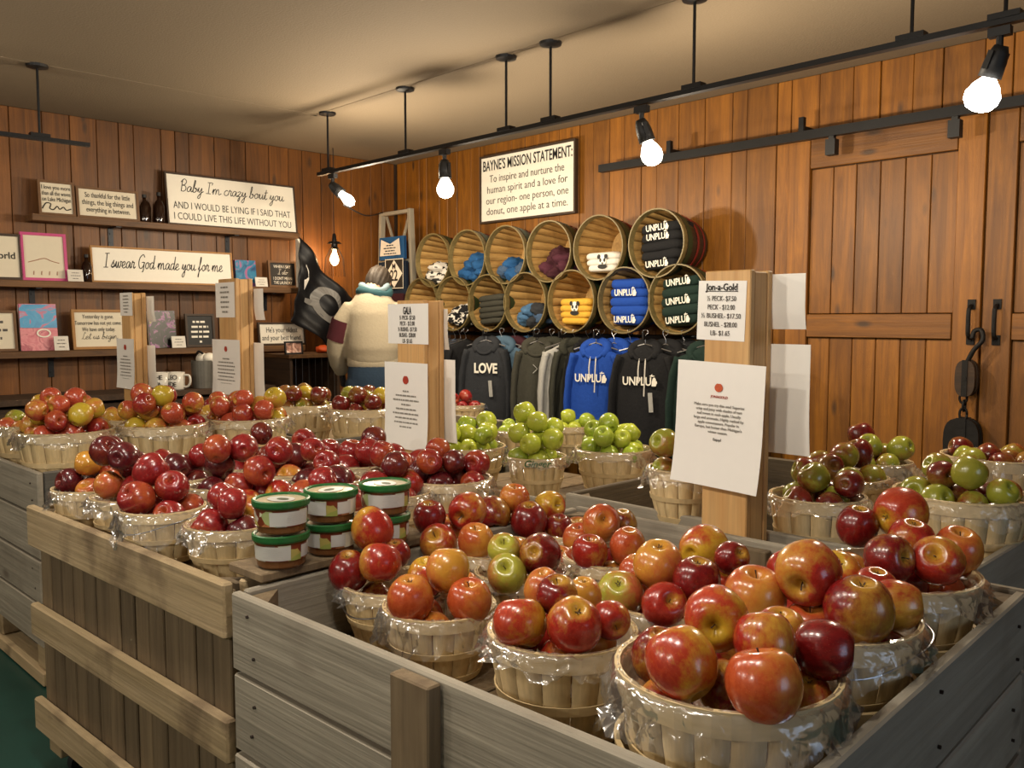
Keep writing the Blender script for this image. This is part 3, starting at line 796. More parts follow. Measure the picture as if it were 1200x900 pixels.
for i, s_ in enumerate(('½ PECK- $7.50', 'PECK - $12.00', '½ BUSHEL- $17.50', 'BUSHEL - $28.00', 'LB- $1.65')):
    place_text(r1, f1, w1, h1, .5, .70 - i * .145, s_, .019, 'grey_ink', bold=-.004, fit=w1 * (.6, .56, .82, .68, .4)[i])
r2, f2, w2, h2 = front_sheet('white laminated sheet headed JONAGOLD with small apple picture', 793, 895, 425, 571, -2.7635, curl=0.02, tilt=0.035)
def mini_apple(root, f, u, v, r, mat='red_ink'):
    x_, y_, z_ = f(u, v)
    MB().prism([(r * math.cos(a) * (1.0 if math.sin(a) < 0.3 else .95), r * .95 * math.sin(a) - (r * .12 if abs(math.cos(a)) < .2 and math.sin(a) > 0 else 0)) for a in [2 * PI * k / 16 for k in range(16)]], -.0008, .0004).build('apple_picture', mat, root, (x_, y_ - .0022, z_))
plain('apple_print', '#c0532b', 0.6, 0, 0.4, 120)
mini_apple(r2, f2, .49, .80, .0125, 'apple_print')
place_text(r2, f2, w2, h2, .5, .725, 'JONAGOLD', .010, 'red_ink')
for i, s_ in enumerate(('Make sure you try this one! Superior', 'crisp and juicy with shades of tart', 'and sweet in each apple. Usually', 'large and aromatic. Highly ranked by', 'apple connoisseurs. Popular in', 'Europe, but hotter than Michigan\'s', 'winter season.')):
    place_text(r2, f2, w2, h2, .5, .655 - i * .036, s_, .0105, 'mid_ink', fit=w2 * (.64, .62, .55, .64, .52, .6, .25)[i])
place_text(r2, f2, w2, h2, .5, .38, 'Enjoy!', .0105, 'grey_ink')
# sheets on the far face of the post, their edges stick out
def back_sheet(label, r, t, b, Y, w):
    c = aty(r, (t + b) / 2, Y); return sheet(label, c.x - w / 2, Y, aty(r, b, Y).z, aty(r, t, Y).z, w, front=False, curl=0.012, gloss='paper')
back_sheet('upper white sheet on the rear of the Jon-a-Gold post', 943, 320, 386, -2.6515, 0.12)
back_sheet('lower white sheet on the rear of the Jon-a-Gold post', 948, 404, 536, -2.651, 0.15)
# Gala post
PG0, PG1 = aty(466, 400, -2.70).x, aty(497, 400, -2.70).x
PG = post('pine price post with the Gala sheet beside the green apples', PG0, PG1, -2.702, -2.60, 0.0, aty(480, 352, -2.70).z)
r3, f3, w3, h3 = front_sheet('white price sheet headed GALA on pine post', 455, 502, 356, 403, -2.7025)
place_text(r3, f3, w3, h3, .5, .82, 'GALA', .042, 'ink', fit=w3 * .2, bold=0.01)
for i, s_ in enumerate(('½ PECK- $7.50', 'PECK - $12.00', '½ BUSHEL- $17.50', 'BUSHEL- $28.00', 'LB- $1.65')):
    place_text(r3, f3, w3, h3, .5, .65 - i * .145, s_, .024, 'grey_ink', fit=w3 * (.38, .36, .46, .4, .24)[i])
r4, f4, w4, h4 = front_sheet('white information sheet with red apple picture on the Gala post', 452, 502, 425, 526, -2.7035, curl=0.012)
mini_apple(r4, f4, .5, .80, .018)
print_lines((.16, .55, .7, .25, .55, .72, .6, .65, .35, .3), w4 * .85, h4 * .052, h4 * .018, 'mid_ink', r4, (0, -.004, h4 * .17), seed=4)
back_sheet('upper white sheet on the rear of the Gala post', 524, 362, 410, -2.5995, 0.13)
back_sheet('lower white sheet on the rear of the Gala post', 533, 422, 520, -2.599, 0.15)
# two posts in the crates by the framed signs
for (l, m, rr, t, ys, lab, zb, small, big, bk) in (
        (258, 278, 298, 327, -2.645, 'pine price post between rosy apples and the oldest friend sign', 0.62, (253, 275, 331, 372), (250, 282, 398, 462), ((308, 338, 375), (309, 402, 478))),
        (144, 154, 173, 343, -3.02, 'pine price post in front of the begin sign', 0.74, (141, 155, 343, 370), (138, 158, 397, 455), ((180, 347, 377), (182, 405, 455)))):
    a, b_, = aty(l, 420, ys).x, aty(m, 420, ys).x
    c = atx(rr, 420, b_).y
    post(lab, a, b_, ys, c, zb, aty(l + 4, t, ys).z)
    r5, f5, w5, h5 = front_sheet('small price sheet on the ' + lab, small[0], small[1], small[2], small[3], ys - .0005)
    print_lines((.5, .6, .5, .55, .5, .35), w5 * .8, h5 * .14, h5 * .05, 'mid_ink', r5, (0, -.004, h5 * .36), seed=8)
    r6, f6, w6, h6 = front_sheet('long information sheet on the ' + lab, big[0], big[1], big[2], big[3], ys - .0005, curl=.01)
    mini_apple(r6, f6, .5, .83, .016)
    print_lines((.3, .7, .8, .75, .8, .7, .8, .5), w6 * .8, h6 * .065, h6 * .022, 'mid_ink', r6, (0, -.004, h6 * .15), seed=9)
    back_sheet('upper rear sheet of the ' + lab, bk[0][0], bk[0][1], bk[0][2], c + .0005, .10)
    back_sheet('lower rear sheet of the ' + lab, bk[1][0], bk[1][1], bk[1][2], c + .001, .14)
# ================================================================== BASKETS
def taper(D, h): return D * 0.5, D * 0.5 * 0.72
_stv, _ring = {}, {}
def stave_mesh(R, rb, h, ang, thick=0.003, bow=0.006):
    key = (round(R, 4), round(rb, 4), round(h, 4), round(ang, 4))
    if key in _stv: return _stv[key]
    mb = MB(); nz = 3; na = 2
    for s, dr in ((0, 0.0), (1, -thick)):
        for j in range(nz + 1):
            t = j / nz; r = rb + (R - rb) * t + bow * math.sin(PI * t) + dr
            for i in range(na + 1):
                a = ang * (i / na - 0.5); mb.v.append(Vector((r * math.cos(a), r * math.sin(a), h * t)))
    m = (na + 1) * (nz + 1)
    for j in range(nz):
        for i in range(na):
            a = j * (na + 1) + i
            mb.face(a, a + 1, a + na + 2, a + na + 1); mb.face(m + a + 1, m + a, m + a + na + 1, m + a + na + 2)
        a = j * (na + 1); mb.face(a, a + na + 1, m + a + na + 1, m + a)
        b = a + na; mb.face(b + na + 1, b, m + b, m + b + na + 1)
    _stv[key] = mb.mesh('stave', True); return _stv[key]
def ring_mesh(r0, r1, z0, z1, thick, n=40):
    key = (round(r0, 4), round(r1, 4), round(z0, 4), round(z1, 4), thick)
    if key not in _ring:
        _ring[key] = MB().lathe([(r0, z0), (r1, z1), (r1 - thick, z1), (r0 - thick, z0)], n, closed=True).mesh('hoop')
    return _ring[key]
def basket(label, x, y, zr, D, h, n=16, liner=0.05, handle=False, seed=0, rot=None, mats=('stave', 'hoop'), joined=False, name='bushel_basket', loc=None, floor_drop=None, tone=None, group=None, mid=True, hoop_mat2=None):
    R, rb = taper(D, h); rd_ = random.Random(seed)
    root = thing(name, label, 'basket', loc if loc is not None else (x, y, zr - h), rot or (0, 0, rd_.uniform(0, 6.28)), group)
    ms, mh = mats
    gap = 0.0022 / R; ang = 2 * PI / n - gap
    if joined:
        mb = MB(); st = stave_mesh(R, rb, h, ang); vs = [v.co.copy() for v in st.vertices]; fs = [tuple(p.vertices) for p in st.polygons]
        for k in range(n):
            M = Matrix.Rotation(2 * PI * k / n, 3, 'Z'); b = len(mb.v); mb.v += [M @ v for v in vs]
            for f in fs: mb.face(*[b + i for i in f])
        o = mb.build('staves', ms, root, smooth=True); o['kind'] = 'stuff'
    else:
        st = stave_mesh(R, rb, h, ang)
        for k in range(n):
            share('stave', st, ms, root, (0, 0, 0), (0, 0, 2 * PI * k / n + rd_.uniform(-.004, .004)))
    hb = max(0.022, min(0.036, h * 0.17))
    rr = lambda t: rb + (R - rb) * t + 0.006 * math.sin(PI * t)
    share('rim_hoop', ring_mesh(rr(1 - hb / h) + 0.0035, R + 0.0035, h - hb, h + 0.003, 0.0045), mh, root)
    share('inner_hoop', ring_mesh(rr(1 - hb / h) - 0.0025, R - 0.001, h - hb, h + 0.003, 0.004), mh, root)
    if mid:
        share('middle_hoop', ring_mesh(rr(.42) + 0.0035, rr(.42 + .09) + 0.0035, h * .42, h * .51, 0.003), hoop_mat2 or mh, root)
        share('foot_hoop', ring_mesh(rr(0.0) + 0.003, rr(.10) + 0.003, 0.001, h * .11, 0.003), mh, root)
    MB().lathe([(0, 0.002), (rb, 0.002), (rb, 0.008), (0, 0.008)], 24).build('base', ms, root)
    if handle:
        mb = MB(); a0 = rd_.uniform(-.5, .5)
        pts = []
        for k in range(13):
            a = -PI / 2 + PI * k / 12; rr_ = R + 0.012 + 0.006 * math.sin(k * 1.3)
            pts.append((rr_ * math.cos(a), rr_ * math.sin(a) * 1.0, h - 0.012 - 0.035 * math.cos(a) ** 2))
        mb.tube(catmull(pts, 3), 0.0016, 6)
        for sgn in (-1, 1): mb.tube([(0, sgn * (R + .012), h - .012), (0, sgn * (R - .006), h - .016)], 0.0022, 6)
        mb.build('wire_handle', 'wire', root, (0, 0, 0), (0, 0, (handle if handle is not True else 0) - root.rotation_euler.z))
    if liner:
        nA = 110; fd = floor_drop if floor_drop else h * 0.5
        lens = [liner * (0.55 + 0.9 * abs(noise.noise(Vector((math.cos(2 * PI * k / nA) * 1.6, math.sin(2 * PI * k / nA) * 1.6, seed * 3.1))))*1.6) for k in range(nA)]
        rows = []
        mb = MB()
        prof = [('in', 1.0), ('in', .5), ('in', .12), ('top', 0), ('out', .1), ('out', .25), ('out', .4), ('out', .6), ('out', .8), ('out', 1.0)]
        for kind, t in prof:
            b = len(mb.v)
            for k in range(nA):
                a = 2 * PI * k / nA; L = lens[k]
                j = noise.noise(Vector((math.cos(a) * 9, math.sin(a) * 9, seed + t * 2.5 + (5 if kind == 'out' else 0))))
                j2 = noise.noise(Vector((math.cos(a) * 22, math.sin(a) * 22, seed * 2 + t * 4)))
                if kind == 'in': z = h - fd * t; r = rr(max(0.05, z / h)) - 0.008 - 0.003 * abs(j)
                elif kind == 'top': z = h + 0.005 + 0.006 * j2; r = R - .002
                else: z = h - L * t + 0.004 * j; r = R + 0.006 + 0.010 * t + 0.024 * abs(j) * (0.3 + t) + 0.008 * j2 * (.4 + t)
                mb.v.append(Vector((r * math.cos(a), r * math.sin(a), z)))
            rows.append(b)
        for a, b in zip(rows, rows[1:]):
            for k in range(nA): mb.face(a + k, a + (k + 1) % nA, b + (k + 1) % nA, b + k)
        mb.face(*[rows[0] + k for k in reversed(range(nA))])
        mb.build('plastic_liner', 'clear_film', root, smooth=True)
    return root

# ================================================================== APPLES
def apple_mesh(tall=1.0, conic=0.0, seed=0):
    prof = [(0.0, .60), (.05, .605), (.11, .66), (.19, .78), (.30, .87), (.45, .905), (.62, .85), (.78, .71), (.90, .50), (.975, .25), (1.0, 0.0),
            (.975, -.25), (.90, -.48), (.77, -.69), (.60, -.84), (.44, -.90), (.32, -.90), (.22, -.85), (.13, -.79), (.06, -.77), (0.0, -.765)]
    def fn(p, a):
        k = 1 + 0.028 * math.cos(5 * a + seed) * max(0, -p.z + .35) + 0.02 * math.cos(2 * a + seed * 2)
        c = 1 - conic * max(0, -p.z) + conic * .2 * p.z
        return Vector((p.x * k * c, p.y * k * c, p.z * tall + 0.03 * math.cos(a + seed) * p.z))
    return MB().lathe(prof, 22, fn=fn).mesh('apple', True)
A_MESH = [apple_mesh(1.0, .04, 0), apple_mesh(1.06, .13, 1.3), apple_mesh(.93, .02, 2.1), apple_mesh(.99, .08, 3.7)]
STEM = MB().tube(catmull([(0, 0, .60), (.02, .01, .76), (.07, .03, .96)], 3), [.022, .02, .02, .02, .022, .026, .03], 5).mesh('stem')
def _calyx():
    mb = MB()
    for k in range(5):
        a = 2 * PI * k / 5; c, s = math.cos(a), math.sin(a); b = len(mb.v)
        mb.v += [Vector((.07 * c - .035 * s, .07 * s + .035 * c, -.775)), Vector((.07 * c + .035 * s, .07 * s - .035 * c, -.775)), Vector((.15 * c, .15 * s, -.86)), Vector((.02 * c, .02 * s, -.80))]
        mb.face(b, b + 1, b + 2); mb.face(b + 1, b, b + 3)
    return mb.mesh('calyx')
CALYX = _calyx()
LBL = {}
def apple(kind, p, r, where, group, seed, toward=None, parts=False, cal=False, note=''):
    """toward: direction in which the stem end (or calyx end) faces"""
    rd_ = random.Random(seed * 7919 + 13)
    me = A_MESH[rd_.randrange(4)]
    if toward is not None: q = Vector(toward).normalized()
    else:
        z_ = rd_.uniform(-.25, 1); a = rd_.uniform(0, 6.28); s_ = math.sqrt(max(0, 1 - z_ * z_)); q = Vector((s_ * math.cos(a), s_ * math.sin(a), z_))
    if cal: q = -q
    M = q.to_track_quat('Z', 'Y').to_matrix() @ Matrix.Rotation(rd_.uniform(0, 6.28), 3, 'Z')
    o = share('apple', me, 'apple_' + kind, None, p, M.to_euler(), (r, r, r))
    tag(o, '%s%s in the %s' % (APPLES[kind][1], note, where), 'apple', group)
    if parts:
        share('stem', STEM, 'apple_stem', o); share('calyx', CALYX, 'apple_stem', o)
    return o
SEED = [0]
def heap(x, y, zr, R, N, rad, kinds, where, group, seed, parts=False, sink=1.25, bias=0.42, rmax=None):
    """drop N apples one by one into the lowest free place of a shallow round heap"""
    rd_ = random.Random(seed); placed = []
    for i in range(N):
        r = rd_.uniform(*rad); best = None
        for t in range(150):
            lim = (R - r * 0.92); a = rd_.uniform(0, 6.28); q = lim * math.sqrt(rd_.random())
            px_, py_ = q * math.cos(a), q * math.sin(a); z = r - sink * (sum(rad) / 2)
            for (bx, by, bz, br) in placed:
                dd = (px_ - bx) ** 2 + (py_ - by) ** 2; s_ = (r + br) * 0.985
                if dd < s_ * s_: z = max(z, bz + math.sqrt(s_ * s_ - dd))
            cost = z + bias * q * (1 if z > r * .6 else 0.0) + (0.004 * rd_.random())
            if best is None or cost < best[0]: best = (cost, px_, py_, z, r)
        placed.append(best[1:])
    ks = [k for k, w_ in kinds for _ in range(w_)]
    for (px_, py_, z, r) in placed:
        SEED[0] += 1
        apple(rd_.choice(ks), (x + px_, y + py_, zr + z), r, where, group, SEED[0], parts=parts)

# ---- front crate B: basket list (pixel of rim centre, rim height, diameter, height)
BB = {
 'B1': (866, 780, .885, .325, .21, 'big plastic-wrapped basket at the near crate corner', dict(liner=.085, n=20)),
 'B5': (966, 722, .885, .325, .21, 'big wire-handled basket midway along the crate edge', dict(liner=.06, n=20, handle=-.9)),
 'B11': (1066, 672, .885, .325, .21, 'big basket at the far crate corner', dict(liner=.05, n=20)),
 'B10': (785, 700, .855, .26, .185, 'basket right before the Jon-a-Gold post', dict(liner=.05)),
 'B2': (659, 737, .852, .26, .185, 'bare-rimmed basket beside the crate cleat', dict(liner=.035)),
 'B3': (515, 708, .808, .23, .14, 'basket with puffed plastic behind grey boards', dict(liner=.085)),
 'B4': (413, 665, .808, .23, .14, 'small wire-handled basket next to the dip tubs', dict(liner=.03, handle=-1.3)),
 'B6': (540, 632, .825, .23, .16, 'basket between dip tubs and puffed plastic', dict(liner=.03)),
 'B7': (625, 612, .808, .21, .14, 'basket with loose plastic at rear crate corner', dict(liner=.07)),
 'B8': (622, 668, .808, .22, .14, 'small mid-crate basket with green-topped apples', dict(liner=.03)),
 'B9': (707, 652, .825, .23, .16, 'basket against the rear boards', dict(liner=.03)),
}
BPOS = {}
for i, (k, (px_, py_, zr, D, h, desc, kw)) in enumerate(BB.items()):
    p = atz(px_, py_, zr); BPOS[k] = (p.x, p.y, zr, D)
# nudge neighbours that would touch
names = list(BPOS)
for it in range(60):
    for i in range(len(names)):
        for j in range(i):
            a, b = BPOS[names[i]], BPOS[names[j]]
            dx, dy = a[0] - b[0], a[1] - b[1]; dd = math.hypot(dx, dy); need = (a[3] + b[3]) / 2 + .004 - dd
            if need > 0:
                ux, uy = dx / dd * need / 2, dy / dd * need / 2
                BPOS[names[i]] = (a[0] + ux, a[1] + uy, a[2], a[3]); BPOS[names[j]] = (b[0] - ux, b[1] - uy, b[2], b[3])
for k in names:                                        # keep every basket inside the crate walls
    a = BPOS[k]; c_, s_ = math.cos(math.radians(3)), math.sin(math.radians(3)); dx, dy = a[0] - 5.37, a[1] + 3.35
    lx, ly = dx * c_ + dy * s_, -dx * s_ + dy * c_; R = a[3] / 2
    lx = max(-.585 + R, min(.583 - R, lx)); ly = max(-.57 + R * .86, min(.555 - R, ly))
    BPOS[k] = (5.37 + lx * c_ - ly * s_, -3.35 + lx * s_ + ly * c_, a[2], a[3])
for i, (k, (px_, py_, zr, D, h, desc, kw)) in enumerate(BB.items()):
    x_, y_, _, _ = BPOS[k]
    basket('wooden stave ' + desc, x_, y_, zr, D, h, seed=10 + i, group='stave baskets in the grey crate', floor_drop=.075, **kw)
    if k in ('B1', 'B5', 'B11'):
        basket('empty stave basket nested under the ' + desc, x_, y_, zr - .113, D, h, seed=40 + i, liner=0, n=20, group='stave baskets in the grey crate')

# every apple of that crate, read off one by one: basket, px, py, radius in px, kind, direction of visible cavity (dx, dy in radii)
AP = '''
B1 803 780 40 yellow .35 .75|B1 842 725 37 yellow -.3 .1|B1 893 757 35 red 0 -2|B1 894 797 42 orange .1 1.5|B1 959 772 33 deep -2 0
B1 772 767 31 deep* 0 2|B1 917 744 29 red* 0 2|B1 950 806 29 red* 0 2|B1 845 803 29 deep* 0 2
B5 888 699 36 orange 0 2|B5 947 679 37 red -.55 .35|B5 1002 711 37 deep 0 2|B5 1050 709 28 red .9 -.2|B5 996 667 29 yellow* -.1 -.75
B5 918 660 26 red* 0 2|B5 948 730 28 orange* 0 2|B5 1034 681 24 red* 0 2
B11 1010 613 23 deep 0 2|B11 1060 613 28 yellow -.9 .1|B11 1042 655 27 deep .45 -.25|B11 1099 658 27 red -.5 -.45|B11 1128 646 25 orange 0 2|B11 1093 624 22 deep* 0 2|B11 1068 632 24 red* 0 2
B10 832 643 28 yellow -.7 .1|B10 775 663 30 peach 0 2|B10 812 679 28 deep 0 2|B10 727 696 28 lime -.2 -.7|B10 779 709 27 red .2 -.5|B10 853 675 21 yellow -.2 -.7|B10 875 655 20 deep .35 -.5|B10 733 664 22 orange* 0 2
B2 609 730 32 yellow 0 -2|B2 672 730 33 red .1 -.75|B2 715 726 23 red .3 .2|B2 637 690 24 orange* 0 2|B2 654 700 25 deep 0 2|B2 684 697 22 peach* 0 2
B3 481 701 28 orange 0 2|B3 550 704 27 orange 0 2|B3 525 669 26 peach .1 -2|B3 490 668 23 yellow* 0 2|B3 562 682 20 orange* 0 2
B4 394 667 24 deep 0 2|B4 445 660 25 red 0 -2|B4 425 629 25 red -.3 -.9|B4 399 640 22 orange* 0 2|B4 463 648 18 deep* 0 2
B6 505 612 20 deep 0 2|B6 512 632 23 red -.2 -.7|B6 546 601 23 red -.45 .3|B6 558 635 22 orange 0 2|B6 530 618 20 red* 0 2
B7 580 600 22 deep .2 .8|B7 601 588 18 orange 0 2|B7 622 609 23 deep 0 2|B7 644 593 19 yellow .6 -.2|B7 651 617 17 deep* 0 2
B8 591 645 20 lime .0 -.7|B8 594 673 24 lime -.1 -.65|B8 632 650 26 deep -.3 -.3|B8 657 660 21 orange* 0 2
B9 704 614 23 orange .1 -.4|B9 691 648 22 red 0 2|B9 736 639 22 orange 0 2|B9 729 614 18 deep* 0 2|B9 679 632 19 orange* 0 2
'''
LST = []
for item in AP.replace('\n', '|').split('|'):
    q = item.split()
    if not q: continue
    bx, by, zr, D = BPOS[q[0]]; u, v, rp = float(q[1]), float(q[2]), float(q[3]); dx, dy = float(q[5]), float(q[6])
    d = ray(u, v); d = d / d.length; R = D / 2
    dep = (Vector((bx, by, zr)) - CAM).length; rr_ = min(.054, max(.036, rp * dep * .97 / FPX))
    # meet the ray with a low dome over the basket: where would an apple's centre be
    best = None; t = dep - .25
    while t < dep + .25:
        p = CAM + d * t; rho = math.hypot(p.x - bx, p.y - by)
        dome = zr - .012 + .085 * (1 - min(1.6, (rho / R)) ** 2)
        if p.z <= dome or rho > R * .98 and t > dep: best = p; break
        t += .004
    if best is None: best = CAM + d * dep
    hid = q[4].endswith('*')
    if hid: best = best + d * .05
    LST.append([q[0], best, rr_, q[4].rstrip('*'), (dx, dy), d, rp, hid])
for it in range(300):
    for q in LST:
        bx, by, zr, D = BPOS[q[0]]; dx, dy = q[1].x - bx, q[1].y - by; rho = math.hypot(dx, dy); lim = D / 2 - q[2] * (.70 if q[1].z < zr + .3 * q[2] else .30)
        if rho > lim and q[0] not in ('B6', 'B7', 'B8', 'B9'): q[1].x = bx + dx * lim / rho; q[1].y = by + dy * lim / rho
        q[2] = min(.056, max(.034, q[6] * (q[1] - CAM).length * .97 / FPX))
    for i in range(len(LST)):
        for j in range(i):
            a, b = LST[i], LST[j]; v = a[1] - b[1]; need = (a[2] + b[2]) * .94 - v.length
            if need > 0:
                s_ = (1 if a[7] else -1) if a[7] != b[7] else (1 if (a[1] - CAM).length > (b[1] - CAM).length else -1)
                u = v.normalized() if v.length > 1e-5 else Vector((0, 0, 1))
                a[1] = a[1] + a[5] * s_ * need * .22 + u * need * .10; b[1] = b[1] - b[5] * s_ * need * .12 - u * need * .10
for i, (bk_, p, r, kind, (dx, dy), d, rp, hid) in enumerate(LST):
    if abs(dx) + abs(dy) >= 1.9: tw = RT * dx * .4 - UP * dy * .5 + FW * .35
    else: tw = RT * dx - UP * dy - FW * math.sqrt(max(.05, 1 - dx * dx - dy * dy))
    SEED[0] += 1
    apple(kind, p, r, BB[bk_][5], 'apples in the ' + BB[bk_][5], SEED[0], toward=tw, parts=True, cal=(i % 3 == 0), note='' if abs(dx) + abs(dy) >= 1.9 else (' calyx up' if i % 3 == 0 else ' stem end showing'))
# apples lower down that fill the baskets
for k, n_ in dict(B1=6, B5=5, B11=4, B10=4, B2=4, B3=3, B4=2, B6=4, B7=4, B8=3, B9=4).items():
    bx, by, zr, D = BPOS[k]; rd_ = random.Random(len(k) * 31 + n_); got = []
    for t in range(4000):
        r = rd_.uniform(.038, .043); a = rd_.uniform(0, 6.28); q = (D / 2 - r * 1.0 - .008) * math.sqrt(rd_.random())
        p = Vector((bx + q * math.cos(a), by + q * math.sin(a), zr - rd_.uniform(.012, .045)))
        if all((p - e[1]).length > (r + e[2]) * .93 for e in LST if e[0] == k) and all((p - e[0]).length > (r + e[1]) * .93 for e in got):
            got.append((p, r))
            if len(got) == n_: break
    for p, r in got:
        SEED[0] += 1
        apple(rd_.choice(('deep', 'red', 'orange')), p, r, BB[k][5], 'apples in the ' + BB[k][5], SEED[0], note=' sunk low')

# ---- crate A: rows of small baskets of red apples
RED = [('cherry', 5), ('plum', 3), ('red', 1)]
ROWN = ('front row by the battens', 'second slatted crate row', 'third slatted crate row', 'rear slatted crate row')
COLN = ('first', 'second', 'third', 'fourth')
cosA, sinA = math.cos(math.radians(3.5)), math.sin(math.radians(3.5))
k = 0
for r_ in range(4):
    for c_ in range(4):
        if (r_, c_) in ((3, 3),): continue
        lx = -0.46 + .25 * c_ + (.0 if r_ % 2 == 0 else .04); ly = -0.46 + .265 * r_ + (0.0, .015, -.01, .05)[c_]
        x_, y_ = 4.115 + lx * cosA - ly * sinA, -3.395 + lx * sinA + ly * cosA
        zr = .885 + .006 * ((c_ * 7 + r_ * 3) % 3)
        k += 1; desc = '%s small basket of the %s' % (COLN[c_], ROWN[r_])
        D = .225 if c_ == 3 and r_ == 0 else .215
        basket('stave ' + desc, x_, y_, zr, D, .14 - .002, seed=60 + k, liner=(.075, .05, .035)[k % 3] if r_ < 2 else .03, n=14, joined=(r_ > 0), group='small baskets in the slatted crate', floor_drop=.07, handle=(r_ == 0 and c_ == 2 and -1.2))
        kinds = [('plum', 4), ('cherry', 2), ('peach', 1)] if (c_ < 2 and r_ < 2) or (r_ == 2 and c_ == 1) else [('cherry', 6), ('red', 1), ('plum', 1)]
        heap(x_, y_, zr, D / 2, 6 if r_ < 2 else 5, (.039, .048), kinds, desc, 'red apples of the slatted crate', 300 + k)
p = atz(527, 560, .9)
basket('stave basket heaped with cherry red apples below the Gala post', p.x, p.y, .9, .26, .15, seed=81, liner=.05, n=16, group=None, floor_drop=.08)
heap(p.x, p.y, .9, .13, 10, (.038, .045), [('cherry', 5), ('plum', 2)], 'basket below the Gala post', 'red apples below the Gala post', 381)

# ---- green apples
for i, (px_, py_, zr, D, h, desc, n_, kd, kw) in enumerate((
        (548, 522, .80, .355, .20, 'basket of green apples touching the Gala post', 15, [('green', 6), ('jade', 1)], {}),
        (629, 534, .79, .26, .19, 'tall basket of green apples with green lettering', 11, [('green', 6), ('jade', 1)], {}),
        (719, 525, .80, .355, .20, 'wide basket of green apples near the black hoodies', 16, [('jade', 4), ('green', 3)], {}))):
    p = atz(px_, py_, zr)
    b = basket('stave ' + desc, p.x, p.y, zr, D, h, seed=90 + i, liner=.05, n=16, group='green apple baskets', floor_drop=.09, rot=(0, 0, 0.1 * i))
    heap(p.x, p.y, zr, D / 2, n_, (.042, .050), kd, desc, 'green apples', 400 + i, bias=.30)
    if i == 1:
        plain('green_ink', '#2f5a24', .7)
        t_ = text('Ginger', .042, 'green_ink', None, (0, 0, 0), name='lettering', shear=.3, bold=.02)
        ang = math.atan2(CAM.y - p.y, CAM.x - p.x); t_.parent = b; lr = D / 2 + .009
        loc_ang = ang - b.rotation_euler.z
        t_.location = (lr * math.cos(loc_ang), lr * math.sin(loc_ang), h - .016); t_.rotation_euler = (0, 0, loc_ang + PI / 2)
p = atz(600, 490, .80)
for i, (px_, py_) in enumerate(((608, 503), (668, 498))):
    p = atz(px_, py_, .79); desc = ('rear basket of green apples by the grey hoodies', 'rear basket of green apples below the blue hoodie')[i]
    basket('stave ' + desc, p.x, p.y, .79, .30, .19, seed=95 + i, liner=.03, joined=True, group='green apple baskets', floor_drop=.09)
    heap(p.x, p.y, .79, .15, 7, (.040, .047), [('green', 4), ('jade', 1)], desc, 'green apples', 410 + i)

# ---- crate C: two baskets on the left part, more at the right
MIX = [('mac', 3), ('macred', 3), ('macgreen', 2)]
CB = ((800, 548, .945, .21, .16, 'plastic-lined basket left of the Jon-a-Gold sheet', 5, [('macgreen', 3), ('gold', 1), ('mac', 1)], .05, .45),
      (850, 576, .86, .21, .15, 'half hidden basket behind the Jon-a-Gold sheet', 4, [('macred', 1)], .05, None),
      (958, 580, .90, .26, .19, 'basket right of the Jon-a-Gold post', 9, MIX, .04, None),
      (990, 558, .90, .26, .19, 'bare basket behind the one right of the post', 8, MIX, .02, None),
      (1024, 540, .90, .25, .19, 'basket with crinkled plastic nearest the pulley', 9, [('macgreen', 3), ('mac', 2), ('macred', 1)], .06, None),
      (1126, 577, .925, .34, .215, 'wide plastic-wrapped basket below the pulley', 13, MIX, .07, None),
      (1166, 534, .925, .34, .215, 'rear wide basket below the door handles', 10, [('mac', 3), ('macred', 2), ('macgreen', 2), ('red', 1)], .05, None))
for i, (px_, py_, zr, D, h, desc, n_, kd, ln, _) in enumerate(CB):
    p = atz(px_, py_, zr)
    if i == 0: p.x += .0
    basket('stave ' + desc, p.x, p.y, zr, D, h, seed=110 + i, liner=ln, n=18 if D > .3 else 14, group='baskets in the partly empty crate', floor_drop=.08)
    heap(p.x, p.y, zr, D / 2, n_, (.038, .046), kd, desc, 'mixed apples by the doors', 420 + i)
# boxes that lift the two left baskets
for (q, D, lab) in (((800, 548, .945), .2, 'rough wooden block carrying the plastic-lined basket'), ((850, 576, .86), .2, 'rough wooden block carrying the half hidden basket')):
    p = atz(*q); zt = q[2] - (.16 if q[2] > .9 else .15)
    tag(plank('wooden_block', (.17, .17, zt - .5), (p.x, p.y, (zt + .5) / 2), 'brown_wood_z', None), lab, 'block')

# ---- crates E and F
GAL = [('gala', 8), ('gold', 2), ('cherry', 2)]
EB = ((2.64, -3.635, .945, .37, 'wide rosy apple basket at crate corner', 23, GAL, 0),
      (2.70, -3.255, .945, .37, 'wide rosy apple basket between its two neighbours', 21, GAL, 0),
      (2.735, -2.875, .945, .37, 'wide rosy apple basket before the price post', 18, GAL, 0),
      (2.22, -3.62, .935, .36, 'rear rosy apple basket below the pink book', 9, [('gala', 3), ('macgreen', 1), ('gold', 2)], 1),
      (2.27, -3.23, .935, .36, 'rear rosy apple basket beside a pine post', 9, GAL, 1),
      (2.30, -2.86, .935, .34, 'rear rosy apple basket below the white mugs', 8, GAL, 1),
      (2.74, -2.235, .945, .36, 'dark mixed apple basket nearest the person', 15, [('macred', 4), ('mac', 3), ('gold', 1)], 0),
      (2.36, -2.37, .945, .34, 'dark mixed apple basket below the photo frame', 13, [('macred', 4), ('mac', 2), ('gold', 2)], 1))
